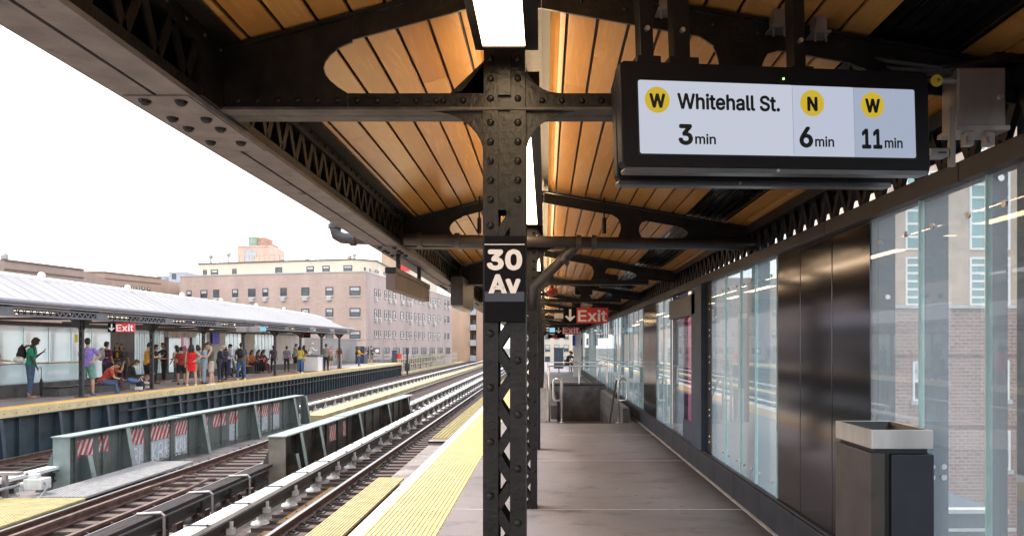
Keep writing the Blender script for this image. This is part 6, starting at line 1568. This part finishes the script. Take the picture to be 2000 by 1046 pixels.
# seated group on the bench
P = person('seated person in an orange top at the left end of the wooden bench', 489, 724, 1.66, RT-30, 'brown', 'black', .1, (.45,.12,.04), 'short', BLK, 'long', pose='sit', seat=.48, lean=8, leg=((82,6,0),(82,8,0)), arms=((30,6,70,-15),(30,6,70,-15)), x=-17.05, y=42.67)
P = person('seated woman in dark blue with crossed forearms on the wooden bench', 500, 726, 1.70, RT-35, 'tan', 'black', .08, (.04,.045,.08), 'short', BLK, 'long', (.5,.4,.33), pose='sit', seat=.48, lean=14, leg=((80,6,-4),(84,8,6)), arms=((36,6,90,-20),(36,6,90,-25)), x=-17.0, y=43.4)
P = person('seated woman in dark red with black hair at the right of the bench', 510, 726, 1.70, RT-35, 'brown', 'black', .12, (.11,.02,.03), 'long', (.12,.03,.03), 'long', (.3,.06,.05), pose='sit', seat=.48, lean=12, nod=8, leg=((84,6,6),(80,8,0)), arms=((36,6,85,-20),(36,6,85,-20)), x=-17.0, y=44.15)
bag(P, 'crimson bag in the lap of the seated group', (.35,.02,.06), (0,.34,.72), .28, .22, .14, False, 'crimson_bag')
# beyond the doorway
P = person('person in a dark purple shirt by the far doorway', 547, 725, 1.60, AW+10, 'brown', 'black', 0, (.10,.07,.12), 'short', BLK, 'long', x=-16.9)
P = person('person in a pale lavender shirt with dark trousers near the far doorway', 560, 724.5, 1.55, AW-10, 'tan', 'black', 0, (.30,.28,.38), 'short', (.05,.05,.06), 'long')
P = person('person in a grey shirt and black shorts leaning behind the last columns', 577, 725, 1.70, RT+20, 'tan', 'black', 0, (.27,.28,.33), 'short', BLK, 'short', WHT, nod=16, arms=((25,6,70,-15),(12,6,30,0)))
bag(P, 'large black shoulder bag on the person in grey near the last columns', BLK, (-.24,.0,.98), .4, .42, .2)
P = person('woman in a yellow top and blue jeans with a tan handbag', 586, 728, 1.58, RT+60, 'tan', 'black', .06, (.52,.42,.07), 'short', (.05,.13,.32), 'long', WHT, arms=((10,8,70,-10),(14,8,80,-20)))
bag(P, 'tan handbag carried by the woman in the yellow top', (.55,.40,.25), (.12,.24,.92), .36, .30, .14)
P = person('white haired man in a white shirt leaning over the white bin', 603, 722, 1.60, RT+10, 'pale', 'white', 0, WHT, 'long', (.22,.22,.25), 'long', pose='sit', seat=.97, lean=14, nod=10, leg=((88,6,84),(88,6,84)), arms=((40,4,100,-30),(40,4,90,-30)), x=-14.65, y=45.8, girth=1.1)
P = person('older man in a grey brown shirt and black trousers near the canopy end', 637, 723, 1.70, RT+70, 'brown', 'black', 0, (.22,.21,.19), 'long', (.02,.02,.025), 'long', BLK, arms=((5,8,20,4),(5,8,40,4)))
bag(P, 'checked tan bag hanging at the older man in grey brown', (.34,.27,.19), (.14,.16,.95), .34, .32, .12)
P = person('woman in a pink top and green skirt behind the older man', 646, 716, 1.50, TO, 'pale', 'brown', .06, (.5,.12,.18), 'cap', (.10,.14,.06), 'short', (.5,.35,.28), arms=((25,8,95,-25),(25,8,95,-25)))
P = person('man in a salmon shirt and grey trousers with a navy bag', 663, 718, 1.60, AW+12, 'tan', 'black', 0, (.62,.27,.14), 'short', (.34,.31,.31), 'long', (.12,.1,.1), girth=1.1)
backpack(P, 'navy backpack slung on the man in salmon', (.02,.025,.06), .3, .4, .16)
P = person('woman in a bright yellow jacket and jeans with a black bag', 701, 714.5, 1.48, RT+15, 'tan', 'black', .04, (.62,.36,.01), 'long', (.05,.07,.14), 'long', BLK, arms=((25,6,85,-15),(25,6,85,-15)), nod=14)
backpack(P, 'black bag on the back of the woman in the yellow jacket', BLK, .32, .36, .2)
P = person('woman in black with bare legs, left of the pair at the far end', 719, 711, 1.50, LT, 'tan', 'black', .08, (.03,.03,.05), 'short', (.1,.1,.1), 'short', (.6,.5,.1), arms=((35,6,40,0),(20,6,60,-10)))
P = person('man in a dark shirt and grey shorts, right of the pair at the far end', 726, 712, 1.56, RT-20, 'tan', 'black', 0, (.03,.03,.04), 'short', (.12,.12,.13), 'short', (.6,.5,.1), arms=((30,6,80,-10),(20,6,60,-10)))
# near platform, seated far away
P = person('seated traveller in a red cap at the far end of the near platform', 1108, 727, 1.70, RT-40, 'pale', 'black', 0, (.03,.03,.04), 'short', BLK, 'short', WHT, pose='sit', seat=.47, lean=30, nod=14, leg=((84,8,-8),(86,8,6)), arms=((40,8,60,-10),(50,8,120,-20)), x=1.25, y=44.45)
c = P['M'] @ (P['head']+Vector((0,-.06,.09))); t = thing('baseball_hat', 'red cap worn backwards by the seated traveller', 'cap', c, P['yaw']); MB().ball((0,0,0), .095, .11, .075, 12, 8).ball((0,-.12,-.03), .06, .07, .012, 8, 5).build('cap_crown', cloth((.6,.04,.04)), t, smooth=True)

P = person('person in a black jacket half hidden between the grey haired man and the hat wearer', 438, 741, 1.62, AW+40, 'brown', 'black', .06, (.04,.035,.04), 'long', BLK, 'long', arms=((10,8,40,-5),(14,8,60,-10)))
P = person('person in a white top behind the boy in dark red', 345, 744, 1.60, AW+60, 'tan', 'black', .14, (.45,.44,.42), 'short', (.08,.09,.12), 'long', arms=((14,8,80,-20),(10,8,30,0)))
P = person('person in dark clothes behind the mustard shirted man, beside the column', 303, 748, 1.64, RT+10, 'tan', 'black', .04, (.05,.05,.06), 'short', (.04,.045,.07), 'long', arms=((20,8,85,-15),(20,8,80,-20)), nod=14)
P = person('person in a brown top standing just left of the white bin', 594, 724, 1.60, RT+50, 'brown', 'black', .05, (.10,.07,.05), 'short', NAVY, 'long', arms=((18,8,80,-15),(10,8,30,0)))
